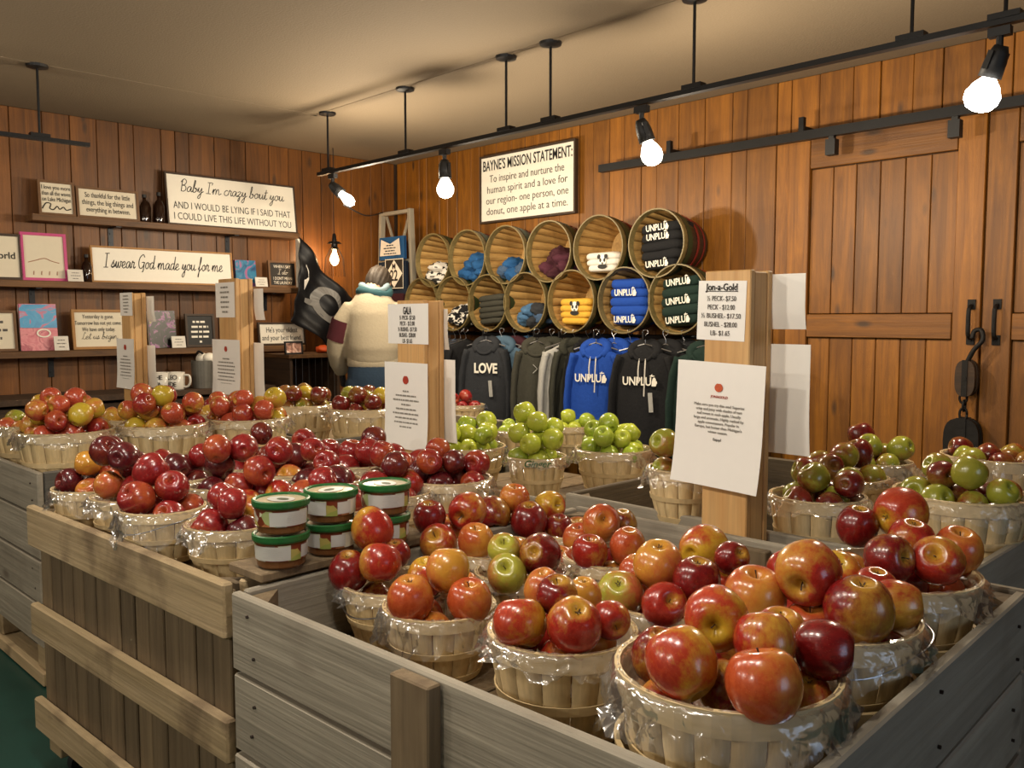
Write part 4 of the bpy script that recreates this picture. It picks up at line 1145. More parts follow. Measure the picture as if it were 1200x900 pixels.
for i, (x_, y_, zr, D, desc, n_, kd, rear) in enumerate(EB):
    basket('stave ' + desc, x_, y_, zr, D, .235, seed=130 + i, liner=.055, n=18, joined=bool(rear), group='wide baskets along the framed signs', floor_drop=.09)
    heap(x_, y_, zr, D / 2, n_, (.041, .049), kd, desc, 'apples along the framed signs', 440 + i, bias=.30)
p = atz(545, 474, .83)
basket('lone basket of red apples before the dark clothes', p.x, p.y, .83, .26, .19, seed=150, liner=.02, joined=True, floor_drop=.08)
heap(p.x, p.y, .83, .13, 6, (.038, .043), [('cherry', 1)], 'lone basket before the clothes', 'red apples before the clothes', 460)

# ================================================================== DIP TUBS
def fruit_mat():
    t = NT('tub_print'); tc = t.add('ShaderNodeTexCoord'); vo = t.add('ShaderNodeTexVoronoi', i_Scale=34.0)
    t.lk(tc.outputs['Object'], vo.inputs['Vector']); sp = t.add('ShaderNodeSeparateColor'); t.lk(vo.outputs['Color'], sp.inputs[0])
    c = t.ramp(sp.outputs[0], [(0.0, lin('#5a3018')), (.3, lin('#8c2a1c')), (.5, lin('#c7a060')), (.68, lin('#8a9a4a')), (.85, lin('#e2dcc8')), (1, lin('#3a2012'))])
    t.lk(c, t.b.inputs['Base Color']); t.b.inputs['Roughness'].default_value = .3
fruit_mat()
plain('lid_green', '#1f5a2a', .35); plain('caramel', '#6b4526', .25); plain('tub_label', '#bdbcb6', .35, 0, .05); plain('lid_clear', '#b7a98a', .2, 0, .1)
def tub(label, x, y, z, face, group):
    root = thing('dip_tub', label, 'tub', (x, y, z), (0, 0, face), group)
    MB().lathe([(0, .002), (.050, .002), (.053, .006), (.057, .062), (0, .062)], 32).build('cup', 'caramel', root, smooth=False)
    def band(a0, a1, z0, z1, off, m, n_):
        mb = MB(); g = lambda u, v: ((.0535 + .003 * (z0 + (z1 - z0) * v) / .06 + off) * math.cos(a0 + (a1 - a0) * u), (.0535 + .003 * (z0 + (z1 - z0) * v) / .06 + off) * math.sin(a0 + (a1 - a0) * u), z0 + (z1 - z0) * v)
        return mb.grid(g, 20, 2).build(n_, m, root, smooth=True)
    band(-PI, PI, .020, .055, .0022, 'tub_print', 'printed_sleeve')
    band(-1.2, .45, .022, .053, .0030, 'tub_label', 'label')
    band(.9, 1.5, .024, .052, .0030, 'tub_label', 'label')
    print_lines((.9, .8, .9, .7, .9, .6), .05, .0045, .0014, 'faint_ink', root, (.0602 * math.cos(-.2), .0602 * math.sin(-.2), .049), seed=3).rotation_euler = (0, 0, -.2 + PI / 2)
    MB().lathe([(.052, .060), (.062, .060), (.0635, .064), (.0635, .074), (.060, .076), (.055, .074), (.054, .070), (.052, .070)], 36, closed=True).build('lid_ring', 'lid_green', root, smooth=False)
    MB().lathe([(0, .066), (.056, .066), (.056, .071), (0, .071)], 32).build('lid_window', 'lid_clear', root)
    el = MB(); el.v = [Vector((.034 * math.cos(a), .026 * math.sin(a), .0722)) for a in [2 * PI * k / 24 for k in range(24)]]; el.face(*range(24)); el.build('lid_sticker', 'tub_label', root)
    el = MB(); el.v = [Vector((.016 * math.cos(a) + .006, .010 * math.sin(a), .0727)) for a in [2 * PI * k / 24 for k in range(24)]]; el.face(*range(24)); el.build('sticker_oval', 'green_band', root)
for i, (px_, py_, dsc) in enumerate(((330, 661, 'stack nearest the crate corner'), (388, 646, 'middle stack'), (451, 636, 'stack nearest the small red apples'))):
    p = atz(px_, py_, .853)
    fc = math.atan2(CAM.y - p.y, CAM.x - p.x) + (.5, -.9, .2)[i]
    for j in range(2):
        tub('green-lidded caramel dip tub, %s of the %s' % (('lower', 'upper')[j], dsc), p.x + .003 * j, p.y, .853 + .0765 * j, fc + (.25 if j else -.6 if i == 0 else 0), 'caramel dip tubs')
# ================================================================== LEFT WALL: shelves and framed signs
SHELF_D = 0.17
SHELVES = {}
def shelf(key, label, y0, y1, ztop, brackets):
    root = thing('wall_shelf', label, 'shelf', (SHELF_D / 2, (y0 + y1) / 2, ztop))
    plank('shelf_board', (abs(y1 - y0), SHELF_D, 0.045), (0, 0, -0.0225), 'shelf_wood', root, (0, 0, PI / 2))
    for py_ in brackets:
        yy = py_ - (y0 + y1) / 2
        mb = MB().box((-SHELF_D / 2 - .011, yy, -.115), (.006, .035, .14)); mb.box((0.0, yy, -.049), (SHELF_D * .8, .035, .006))
        mb.tube([(-SHELF_D / 2 - .006, yy, -.085), (-SHELF_D / 2 - .002, yy, -.085)], .008, 8); mb.tube([(-SHELF_D / 2 - .006, yy, -.15), (-SHELF_D / 2 - .002, yy, -.15)], .008, 8)
        mb.build('bracket', 'bracket_metal', root)
    SHELVES[key] = ztop
xs = SHELF_D
zt = lambda px_, py_: atx(px_, py_, xs).z
ZT, ZM, ZL = zt(200, 262), zt(200, 333), zt(200, 408)
shelf('t', 'upper stained wood shelf with iron brackets on plank wall', atx(38, 255, xs).y, atx(352, 275, xs).y, ZT, [atx(130, 270, 0).y, atx(267, 280, 0).y])
shelf('m', 'middle stained wood shelf carrying the God made you sign', -4.3, atx(351, 338, xs).y, ZM, [atx(38, 345, 0).y, atx(311, 350, 0).y])
shelf('b', 'lowest stained wood shelf carrying the begin sign', -4.3, atx(358, 407, xs).y, ZL, [atx(60, 420, 0).y, -4.0])
def LW(px_, py_, X=.10): p = atx(px_, py_, X); return p.y, p.z
def frame(label, l, r, t, b, zb, fmat, pmat, X=.10, lean=.10, border=.016, name='framed_sign', cat='sign', t2=None, depth=.02):
    """frame standing on a shelf; l r t b in px"""
    y0, _ = LW(l, (t + b) / 2, X); y1, _ = LW(r, (t + b) / 2, X); m = (l + r) / 2
    h = LW(m, t, X)[1] - zb; w = y1 - y0
    root = thing(name, label, cat, (X, (y0 + y1) / 2, zb + .002), (-lean, 0, PI / 2))
    if border:
        mb = MB(); d2 = depth
        mb.box((0, 0, border / 2), (w, d2, border)); mb.box((0, 0, h - border / 2), (w, d2, border))
        mb.box((-w / 2 + border / 2, 0, h / 2), (border, d2, h - 2 * border)); mb.box((w / 2 - border / 2, 0, h / 2), (border, d2, h - 2 * border))
        mb.build('frame', fmat, root)
    MB().box((0, .004, h / 2), (w - border * 1.6, .008, h - border * 1.6)).build('panel', pmat, root)
    return root, w, h
FR = -.0016
def tx(root, body, x_, z_, size, mat='ink', **kw): return text(body, size, mat, root, (x_, FR, z_), **kw)
def sc(root, body, x_, z_, w, h, mat='ink', **kw): return script(body, w, h, mat, root, (x_, FR, z_), **kw)
# upper shelf
r, w, h = frame('small framed sign about loving you more than the waves', 45, 88, 212, 250, ZT, 'frame_wood', 'cream_panel')
for i, s_ in enumerate(('I love you more', 'than all the waves', 'on Lake Michigan')): tx(r, s_, 0, h * (.80 - .17 * i), .04, fit=w * .78)
mb = MB(); pts = catmull([(-w * .4, 0, h * .18), (-w * .3, 0, h * .34), (-w * .17, 0, h * .33), (-w * .2, 0, h * .2), (-w * .1, 0, h * .17), (0, 0, h * .27), (w * .07, 0, h * .19), (w * .17, 0, h * .26), (w * .25, 0, h * .18), (w * .38, 0, h * .22)], 5)
mb.tube(pts, .0035, 5).build('wave_drawing', 'ink', r, (0, FR, 0))
r, w, h = frame('framed sign about being thankful for the little things', 90, 163, 221, 258, ZT, 'frame_wood', 'cream_panel')
for i, s_ in enumerate(('So thankful for the little', 'things, the big things and', 'everything in between.')): tx(r, s_, 0, h * (.74 - .23 * i), .05, fit=w * (.72, .82, .7)[i])
r, w, h = frame('long white sign reading Baby I\'m crazy bout you on the upper shelf', 196, 348, 209, 271, ZT, 'frame_dark', 'white_paint', border=.012, lean=.12)
sc(r, "Baby I'm crazy bout you", 0, h * .66, w * .80, h * .23, weight=.13)
tx(r, 'AND I WOULD BE LYING IF I SAID THAT', 0, h * .38, .075, bold=-.006, fit=w * .90)
tx(r, 'I COULD LIVE THIS LIFE WITHOUT YOU', 0, h * .17, .075, bold=-.006, fit=w * .90)
def bottle(label, px_, hgt, zb, mat, rr=.032):
    y_, _ = LW(px_, 300, .09); root = thing('glass_bottle', label, 'bottle', (.09, y_, zb + .001))
    k = hgt / .2
    MB().lathe([(0, 0), (rr, 0), (rr + .002, .01), (rr + .002, .11 * k), (rr * .8, .135 * k), (.012, .155 * k), (.012, .178 * k), (0, .178 * k)], 20).build('bottle_body', mat, root, smooth=True)
    MB().lathe([(.0, .178 * k), (.015, .178 * k), (.015, .2 * k), (0, .2 * k)], 16).build('stopper', 'black_plastic', root)
bottle('dark shiny bottle next to the thankful sign', 171, .20, ZT, 'amber_glass'); bottle('larger dark shiny bottle touching the Baby I\'m crazy sign', 188, .225, ZT, 'amber_glass', .037)
bottle('dark round bottle beside the God made you sign', 101, .19, ZM, 'amber_glass')
# middle shelf
r, w, h = frame('cream framed sign showing the word world', -30, 26, 273, 324, ZM, 'frame_dark', 'cream_panel')
tx(r, 'world', w * .10, h * .52, .062, bold=.012)
r, w, h = frame('pink framed pale sketch on the middle shelf', 25, 79, 273, 327, ZM, 'pink_frame', 'cream_panel', name='framed_picture', cat='picture', border=.018)
mb = MB().tube(catmull([(-w * .35, 0, h * .38), (-w * .2, 0, h * .42), (0, 0, h * .47), (w * .15, 0, h * .42), (w * .32, 0, h * .38)], 5), .003, 4)
for k in range(4): mb.tube([(-w * .25 + k * w * .17, 0, h * .12), (-w * .24 + k * w * .17, 0, h * .2)], .003, 4)
plain('sepia_ink', '#b28a74', .8); mb.build('sketch_lines', 'sepia_ink', r, (0, FR, 0))
plain('card', '#d9d4ca', .6)
def card(label, l, r_, t, b, zb, X=.15):
    r0, w, h = frame(label, l, r_, t, b, zb, None, 'card', X=X, border=0, lean=.2, name='price_card', cat='card')
    print_lines((.6, .8, .5), w * .8, h * .24, h * .05, 'grey_ink', r0, (0, FR, h * .72), seed=int(l))
card('small blank-edged price card beside the pink frame', 80, 98, 316, 331, ZM)
r, w, h = frame('long white sign reading I swear God made you for me', 107, 273, 292, 332, ZM, 'frame_light', 'white_paint', border=.012, lean=.10)
sc(r, 'I swear God made you for me', 0, h * .42, w * .84, h * .40, weight=.12)
def splash(name, cols, scale):
    t = NT(name); tc = t.add('ShaderNodeTexCoord'); nz = t.add('ShaderNodeTexNoise', i_Scale=scale, i_Detail=4.0, i_Distortion=1.5); t.lk(tc.outputs['Object'], nz.inputs['Vector'])
    t.lk(t.ramp(nz.outputs[0], [(p_, lin(c_)) for p_, c_ in cols]), t.b.inputs['Base Color']); t.b.inputs['Roughness'].default_value = .35
splash('cover_blue', [(.3, '#1d4a78'), (.46, '#2d7fa6'), (.55, '#b05a8a'), (.66, '#3a6fae')], 9)
splash('cover_sky', [(.3, '#3f8fc4'), (.5, '#4aa0d0'), (.56, '#c96a86'), (.7, '#7cb4d8')], 8)
splash('cover_pink', [(.3, '#c25c70'), (.5, '#d98a92'), (.6, '#a8485e'), (.75, '#e2b0a8')], 11)
splash('cover_floral', [(.46, '#100f0d'), (.53, '#1c2416'), (.56, '#6d3568'), (.61, '#9a5a92'), (.66, '#4f6a30'), (.74, '#b09a3c')], 16)
splash('photo_print', [(.35, '#5a4038'), (.5, '#c99a88'), (.62, '#e8d4c8')], 14)
r, w, h = frame('small blue patterned box on the middle shelf', 277, 301, 305, 335, ZM, None, 'cover_blue', border=0, name='gift_box', cat='box', X=.08)
MB().box((0, .03, h * .5), (w, .045, h)).build('box_body', 'cover_blue', r)
card('tiny white card before the blue box', 300, 314, 325, 337, ZM)
r, w, h = frame('black framed sign with I do lettering at the shelf end', 315, 348, 306, 337, ZM, 'frame_wood', 'chalk_black')
tx(r, 'WHEN I SAY', 0, h * .78, .035, 'white_paint', fit=w * .6); sc(r, 'I do', 0, h * .50, w * .34, h * .18, 'white_paint', weight=.16)
tx(r, "I DON'T MEAN", 0, h * .33, .035, 'white_paint', fit=w * .65); tx(r, 'THE LAUNDRY', 0, h * .17, .035, 'white_paint', fit=w * .65)
# lowest shelf
r, w, h = frame('cream framed sign cut by the picture edge on the lowest shelf', -40, 20, 364, 406, ZL, 'frame_wood', 'cream_panel')
print_lines((.6, .8, .5), w * .8, h * .2, h * .06, 'grey_ink', r, (0, FR, h * .72), seed=21)
r, w, h = frame('blue and pink picture book standing on the lowest shelf', 24, 68, 356, 407, ZL, None, 'cover_pink', border=0, name='picture_book', cat='book', lean=.12)
MB().box((0, .02, h * .5), (w * .98, .026, h * .99)).build('pages', 'paper', r)
MB().box((0, -.001, h * .735), (w * .985, .008, h * .5)).build('sky_cover', 'cover_sky', r)
mb = MB()
for k in range(18):
    a = 2 * PI * k / 18; mb.v.append(Vector((.045 * math.cos(a), 0, .03 * math.sin(a))))
for k in range(18):
    a = 2 * PI * k / 18; mb.v.append(Vector((.034 * math.cos(a), 0, .021 * math.sin(a))))
for k in range(18): j = (k + 1) % 18; mb.face(k, j, 18 + j, 18 + k)
mb.build('cover_ring', 'white_paint', r, (w * .12, -.0065, h * .37))
card('small framed price card leaning on the blue and pink book', 64, 81, 394, 406, ZL, .155)
r, w, h = frame('wide framed sign ending in Let us begin', 85, 155, 363, 404, ZL, 'frame_light', 'cream_panel', border=.018)
for i, s_ in enumerate(('Yesterday is gone.', 'Tomorrow has not yet come.', 'We have only today.')): tx(r, s_, -w * .06, h * (.82 - .16 * i), .04, fit=w * (.52, .78, .55)[i])
sc(r, 'Let us begin.', -w * .05, h * .26, w * .62, h * .17, weight=.12)
r, w, h = frame('dark floral book standing beside the pine post', 176, 207, 364, 403, ZL, None, 'cover_floral', border=0, name='picture_book', cat='book', lean=.12)
MB().box((0, .022, h * .5), (w * .98, .03, h * .99)).build('pages', 'paper', r)
card('white price card in front of the floral book', 202, 218, 394, 403, ZL, .155)
r, w, h = frame('small black framed sign with four white lines', 218, 252, 368, 402, ZL, 'frame_dark', 'chalk_black')
print_lines((.6, .72, .78, .76, .1), w * .8, h * .15, h * .06, 'white_paint', r, (0, FR, h * .76), seed=31)
r, w, h = frame('framed sign reading He\'s your oldest and your best friend', 303, 358, 378, 402, ZL, 'frame_dark', 'white_paint', border=.014)
tx(r, "He's your oldest", 0, h * .66, .06, fit=w * .66); tx(r, 'and your best friend.', 0, h * .32, .06, fit=w * .84)

# low counter against the left wall with mugs and canister, and the cube with the photo
CT = .90
ct = thing('display_counter', 'dark wooden counter under the lowest shelf behind the rosy apples', 'counter', (.26, -2.95, 0))
plank('counter_top', (.46, 2.9, .04), (0, 0, CT - .02), 'dark_wood', ct)
plank('counter_front', (.03, 2.8, CT - .08), (.17, 0, (CT - .04) / 2), 'dark_wood', ct)
for yy in (-1.4, 0, 1.4): plank('counter_leg', (.36, .05, CT - .04), (-.02, yy, (CT - .04) / 2), 'dark_wood', ct)
plain('mug_white', '#d9d5cc', .25)
def mug(label, px_, X, s_, txt):
    p = atx(px_, 445, X); root = thing('coffee_mug', label, 'mug', (X, p.y, CT + .001), (0, 0, .7), 'lettered white mugs')
    MB().lathe([(0, 0), (.055, 0), (.06, .01), (.062, .125), (.057, .125), (.055, .012), (0, .012)], 28).build('cup', 'mug_white', root, smooth=True)
    MB().tube(catmull([(.06, 0, .105), (.10, 0, .10), (.108, 0, .06), (.09, 0, .025), (.058, 0, .022)], 4), .008, 8).build('handle', 'mug_white', root, smooth=True)
    for i, t_ in enumerate(txt):
        for j, ch in enumerate(t_):
            a = -PI / 2 + (j - (len(t_) - 1) / 2) * .36
            text(ch, .045, 'ink', root, (.0635 * math.cos(a), .0635 * math.sin(a), .09 - .05 * i), (0, 0, a + PI / 2), name='lettering')
mug('white mug with black hand lettering behind the rosy apples', 190, .36, 1, ('THE', 'VA')); mug('white mug with black lettering and its handle toward the canister', 206, .40, 1, ('LEO', 'IDE'))
p = atx(238, 450, .36); plain('galvanised', '#6c6a64', .5, .4, .15)
cn = thing('metal_canister', 'grey metal canister holding rolled towels beside the mugs', 'canister', (.36, p.y, CT + .001))
MB().lathe([(0, 0), (.075, 0), (.08, .2), (.075, .2), (.07, .01), (0, .01)], 24).build('can', 'galvanised', cn, smooth=False)
MB().ellipsoid((-.02, .01, .21), (.055, .045, .045)).build('rolled_towel', 'white_paint', cn, smooth=True)
MB().ellipsoid((.03, .04, .215), (.045, .05, .04)).build('rolled_towel', 'white_paint', cn, smooth=True)
MB().tube(catmull([(-.05, -.02, .25), (-.01, -.02, .265), (.03, -.01, .25)], 4), .008, 6).build('strap', 'black_plastic', cn)
# cube shelf with photo
p = atx(352, 432, .30); YC = p.y
cb = thing('cube_shelf', 'dark wooden cube stand with wire front beside the person', 'stand', (.32, YC, 0))
ztop = atx(352, 420, .55).z
for yy in (-.21, .21): plank('side_panel', (.42, .025, ztop), (0, yy, ztop / 2), 'dark_wood', cb)
plank('top_panel', (.46, .48, .03), (0, 0, ztop + .015), 'shelf_wood', cb); plank('back_panel', (.02, .40, ztop), (-.2, 0, ztop / 2), 'dark_wood', cb); plank('shelf_panel', (.40, .40, .02), (0, 0, ztop * .5), 'dark_wood', cb)
mb = MB()
for k in range(7): mb.tube([(.205, -.17 + k * .057, ztop * .5 + .012), (.205, -.17 + k * .057, ztop - .002)], .002, 5)
mb.build('wire_front', 'wire', cb)
y0 = atx(334, 412, .50).y; y1 = atx(355, 412, .50).y; zz = ztop + .031
root = thing('photo_frame', 'small black framed photo of a person on the cube stand', 'photo', (.50, (y0 + y1) / 2, zz), (-.1, 0, PI / 2))
w, h = y1 - y0, atx(345, 405, .5).z - zz
h = max(h, .1)
mb = MB(); bd = .012
mb.box((0, 0, bd / 2), (w, .014, bd)).box((0, 0, h - bd / 2), (w, .014, bd)).box((-w / 2 + bd / 2, 0, h / 2), (bd, .014, h)).box((w / 2 - bd / 2, 0, h / 2), (bd, .014, h)); mb.build('frame', 'black_plastic', root)
MB().box((0, .003, h / 2), (w - bd, .006, h - bd)).build('photo', 'photo_print', root)
plain('orange_cloth', '#d2521c', .6)
p = atx(366, 415, .42)
o = MB().ellipsoid((0, 0, .03), (.06, .05, .03), 14, 8, fn=lambda v: v + Vector((.01 * math.sin(v.y * 90), 0, .006 * math.sin(v.x * 80)))).build('folded_cloth', 'orange_cloth', None, (.40, YC + .14, ztop + .031), smooth=True)
tag(o, 'crumpled orange cloth lying on the cube stand', 'cloth')

# ================================================================== RIGHT WALL: mission statement
a, b = aty(561, 180, -.05), aty(673, 250, -.05)
zt_, zb_ = aty(617, 173, -.05).z, aty(617, 256, -.05).z
ms = thing('wall_sign', 'large white mission statement sign in thin dark frame above the baskets', 'sign', ((a.x + b.x) / 2, -.012, (zt_ + zb_) / 2))
w, h = b.x - a.x, zt_ - zb_
MB().box((0, -.012, 0), (w - .02, .02, h - .02)).build('panel', 'white_paint', ms)
for (c_, s_) in (((0, -.016, h / 2 - .008), (w, .032, .016)), ((0, -.016, -h / 2 + .008), (w, .032, .016)), ((-w / 2 + .008, -.016, 0), (.016, .032, h - .032)), ((w / 2 - .008, -.016, 0), (.016, .032, h - .032))):
    MB().box(c_, s_).build('frame_side', 'frame_dark', ms)
def mt(body, z_, size, f_, **kw): text(body, size, 'ink', ms, (0, -.0235, z_), fit=w * f_, **kw)
mt("BAYNE'S MISSION STATEMENT:", h * .34, h * .215, .93, bold=.012)
for i, (s_, f_) in enumerate((('To inspire and nurture the', .78), ('human spirit and a love for', .84), ('our region- one person, one', .86), ('donut, one apple at a time.', .85))):
    mt(s_, h * (.145 - .16 * i), h * .155, f_, bold=-.006)
# ================================================================== CLOTH MATERIALS
for n_, c_ in dict(c_black='#1d1d1f', c_char='#2e3034', c_olive='#3c3b33', c_olive2='#35352d', c_steel='#4c6478', c_navy='#1e2a3c', c_maroon='#3d1c24', c_grey='#a3a29e', c_royal='#1d459c',
                   c_forest='#1c2e28', c_blue='#235080', c_slate='#3f5470', c_plum='#4a2430', c_white='#d8d3ca', c_yellow='#d2a33c', c_sky='#46698c', c_pink='#8a3a56', c_cream='#d3c5a2').items():
    plain(n_, c_, 0.9, 0, 0.12, 40, 0.3, 0.25)
def mitten(s=1.0):   # outline of the two peninsulas used as the letter G
    a = [(.0, .0), (.50, .0), (.56, .2), (.66, .38), (.62, .62), (.52, .56), (.50, .78), (.40, .98), (.22, 1.0), (.10, .80), (.02, .48)]
    b = [(-.30, 1.16), (-.10, 1.08), (.18, 1.10), (.40, 1.16), (.22, 1.22), (.05, 1.24), (.06, 1.42), (-.06, 1.26)]
    return [[(x * s, z * s) for x, z in q] for q in (a, b)]
def unplug(parent, loc, rot, size, mat='white_paint', full=True):
    o = text('UNPLU', size * 1.35, mat, parent, loc, rot, bold=.02, sx=.82)
    w = max(v.co.x for v in o.data.vertices)
    mb = MB()
    for q in mitten(size): mb.prism([(x + w + size * .06, z - size * .48) for x, z in q], -.0008, .0004)
    mb.build('state_map_print', mat, parent, loc, rot)
    return o

# ================================================================== WALL BASKETS
def cloth_lump(label, x, y, z, r, mat, seed, name='rolled_shirt', group=None, print_mat=None):
    def fn(p):
        q = p * 14; n_ = noise.noise(q * 1.3 + Vector((seed * 3.3, 0, 0))) * .9 + noise.noise(q * 3.5 + Vector((0, seed, 0))) * .6
        return p * (1 + .35 * n_)
    root = MB().ellipsoid((0, 0, 0), r, 28, 18, fn=fn)
    if print_mat:
        root.mi = [1 if noise.noise(Vector(root.v[f[0]]) * 26 + Vector((seed, 0, 0))) > .16 else 0 for f in root.f]
        o = root.build(name, [mat, print_mat], None, (x, y, z), (random.Random(seed).uniform(-.2, .2), 0, random.Random(seed).uniform(-.4, .4)), True)
    else: o = root.build(name, mat, None, (x, y, z), (0, 0, random.Random(seed).uniform(-.4, .4)), True)
    return tag(o, label, 'shirt', group)
def folded(label, x, y, z, w, d, h, mat, seed, tilt=0.0, txt=False, group=None, panda=False):
    root = thing('folded_shirt', label, 'shirt', (x, y, z), (0, tilt, 0), group)
    def fn(p):
        sx = math.copysign(abs(p.x / (w / 2)) ** .45, p.x) * w / 2; sy = math.copysign(abs(p.y / (d / 2)) ** .45, p.y) * d / 2
        n_ = noise.noise(Vector((p.x * 12, p.y * 9, seed)))
        return Vector((sx, sy, math.copysign(abs(p.z / (h / 2)) ** .6, p.z) * h * .64 * (1 + .15 * n_) + .005 * n_))
    MB().ellipsoid((0, 0, h / 2), (w / 2, d / 2, h / 2), 24, 10, fn=fn).build('cloth', mat, root, smooth=True)
    yf = -d / 2 - .003
    if txt: unplug(root, (-.02, yf, h / 2), (.0, 0, 0), h * .74)
    if panda:
        mb = MB()
        for (cx_, cz_, a_, b_) in ((-.03, .035, .014, .016), (.03, .035, .014, .016), (-.017, .012, .009, .013), (.018, .012, .009, .013), (0, -.008, .008, .006), (0, -.03, .04, .016)):
            mb.prism([(cx_ + a_ * math.cos(2 * PI * k / 12), cz_ + b_ * math.sin(2 * PI * k / 12)) for k in range(12)], -.0008, .0005)
        mb.build('animal_print', 'ink', root, (.02, yf - .001, h * .5))
        mb = MB().prism([(.033 * math.cos(2 * PI * k / 16), .036 * math.sin(2 * PI * k / 16)) for k in range(16)], -.0004, .0004)
        mb.build('animal_face_print', 'white_paint', root, (.02, yf, h * .5 + .012))
    return root
WB_D, WB_H = .425, .335
UPX = (.954, 1.373, 1.804, 2.246, 2.699, 3.172); LOX = (.80, 1.207, 1.607, 2.01, 2.458, 2.919, 3.335)
UZ, LZ = 1.872, 1.522
NAMES_U = ('nearest the ladder with white printed shirts', 'with bright blue shirts', 'with slate blue shirts', 'with maroon shirts', 'with white animal shirts', 'with black lettered shirts')
NAMES_L = ('hidden behind the Gala sheet', 'with dark printed shirts', 'with olive folded shirts', 'with blue and charcoal shirts', 'with yellow animal shirts', 'with royal blue lettered shirts', 'with dark green lettered shirts')
def wall_basket(x, z, nm, row, seed):
    b = basket('old %s row bushel basket on wall %s' % (row, nm), 0, 0, 0, WB_D, WB_H, n=22, liner=0, seed=seed, mats=('old_stave', 'old_rim'), joined=False, name='wall_basket', loc=(x, -.012, z), rot=(PI / 2, 0, 0), mid=False)
    R, rb = taper(WB_D, WB_H)
    rr = lambda t: rb + (R - rb) * t + .006 * math.sin(PI * t)
    share('painted_skin', ring_mesh(rb + .005, R + .0015, .004, WB_H * .88, .002), 'old_outside', b)
    share('red_hoop', ring_mesh(rr(.40) + .007, rr(.47) + .007, WB_H * .40, WB_H * .47, .004), 'red_band', b)
    share('red_hoop', ring_mesh(rr(.13) + .007, rr(.18) + .007, WB_H * .13, WB_H * .18, .004), 'red_band', b)
    share('green_hoop', ring_mesh(rr(.70) + .007, rr(.86) + .0065, WB_H * .70, WB_H * .86, .004), 'green_band', b)
for i, x_ in enumerate(UPX): wall_basket(x_, UZ, NAMES_U[i], 'upper', 200 + i)
for i, x_ in enumerate(LOX): wall_basket(x_, LZ, NAMES_L[i], 'lower', 220 + i)
def lumps(x, z, mats, seed, lab, prn=None, n=5):
    rd_ = random.Random(seed); spots = [(-.085, -.115), (.005, -.145), (.09, -.11), (-.035, -.06), (.06, -.055), (.0, -.01)]
    for i in range(n):
        dx, dz = spots[i]
        cloth_lump(lab, x + dx + .015, -.235 + rd_.uniform(-.015, .015), z + dz, (.078, .09, .052), mats[i % len(mats)], seed + i, group=lab, print_mat=prn)
lumps(UPX[0], UZ, ['c_white'], 11, 'rolled white shirt with black print in basket by ladder', 'ink', 4)
lumps(UPX[1], UZ, ['c_blue'], 21, 'rolled bright blue shirt in an upper wall basket', None, 6)
lumps(UPX[2], UZ, ['c_slate', 'c_blue'], 31, 'rolled slate blue shirt in an upper wall basket', None, 4)
lumps(UPX[3], UZ, ['c_plum', 'c_maroon'], 41, 'rolled maroon shirt in an upper wall basket', None, 6)
lumps(LOX[1], LZ, ['c_black'], 51, 'rolled dark shirt with white print in lower wall basket', 'c_white', 5)
lumps(LOX[3], LZ, ['c_sky', 'c_char', 'c_slate'], 61, 'rolled blue or charcoal shirt in lower wall basket', None, 5)
def stack(x, z, n, h, mat, lab, txt=False, panda=False, w=.30, tilt=0.0, dz=-.155):
    for i in range(n):
        c_ = max(abs(dz + h * i), abs(dz + h * (i + 1)) if dz + h * i > 0 else 0); ww = min(w, 2 * math.sqrt(max(.006, .205 ** 2 - c_ ** 2)) - .01)
        pos = ('bottom', 'second', 'third', 'fourth', 'fifth')[i] if i < n - 1 else 'top'
        folded('%s folded shirt in %s' % (pos, lab), x + .01 + .004 * (i % 2), -.235, z + dz + h * i, ww, .20, h, mat, i + len(lab), tilt, txt(i) if callable(txt) else txt, lab, panda=(panda and i == n - 2))
stack(UPX[4], UZ, 3, .04, 'c_white', 'the white stack of an upper basket', panda=True)
stack(UPX[5], UZ, 5, .056, 'c_black', 'the black lettered stack of an upper basket', txt=lambda i: i in (0, 3, 4), tilt=-.06, w=.32)
stack(LOX[2], LZ, 5, .042, 'c_olive', 'the olive stack of a lower basket', tilt=-.08)
stack(LOX[4], LZ, 4, .042, 'c_yellow', 'the yellow stack of a lower basket', panda=True)
stack(LOX[5], LZ, 5, .058, 'c_royal', 'the royal blue stack of a lower basket', txt=lambda i: i in (0, 3), w=.32)
stack(LOX[6], LZ, 5, .058, 'c_forest', 'the dark green stack of a lower basket', txt=lambda i: i in (0, 2, 4), tilt=-.10, w=.32)

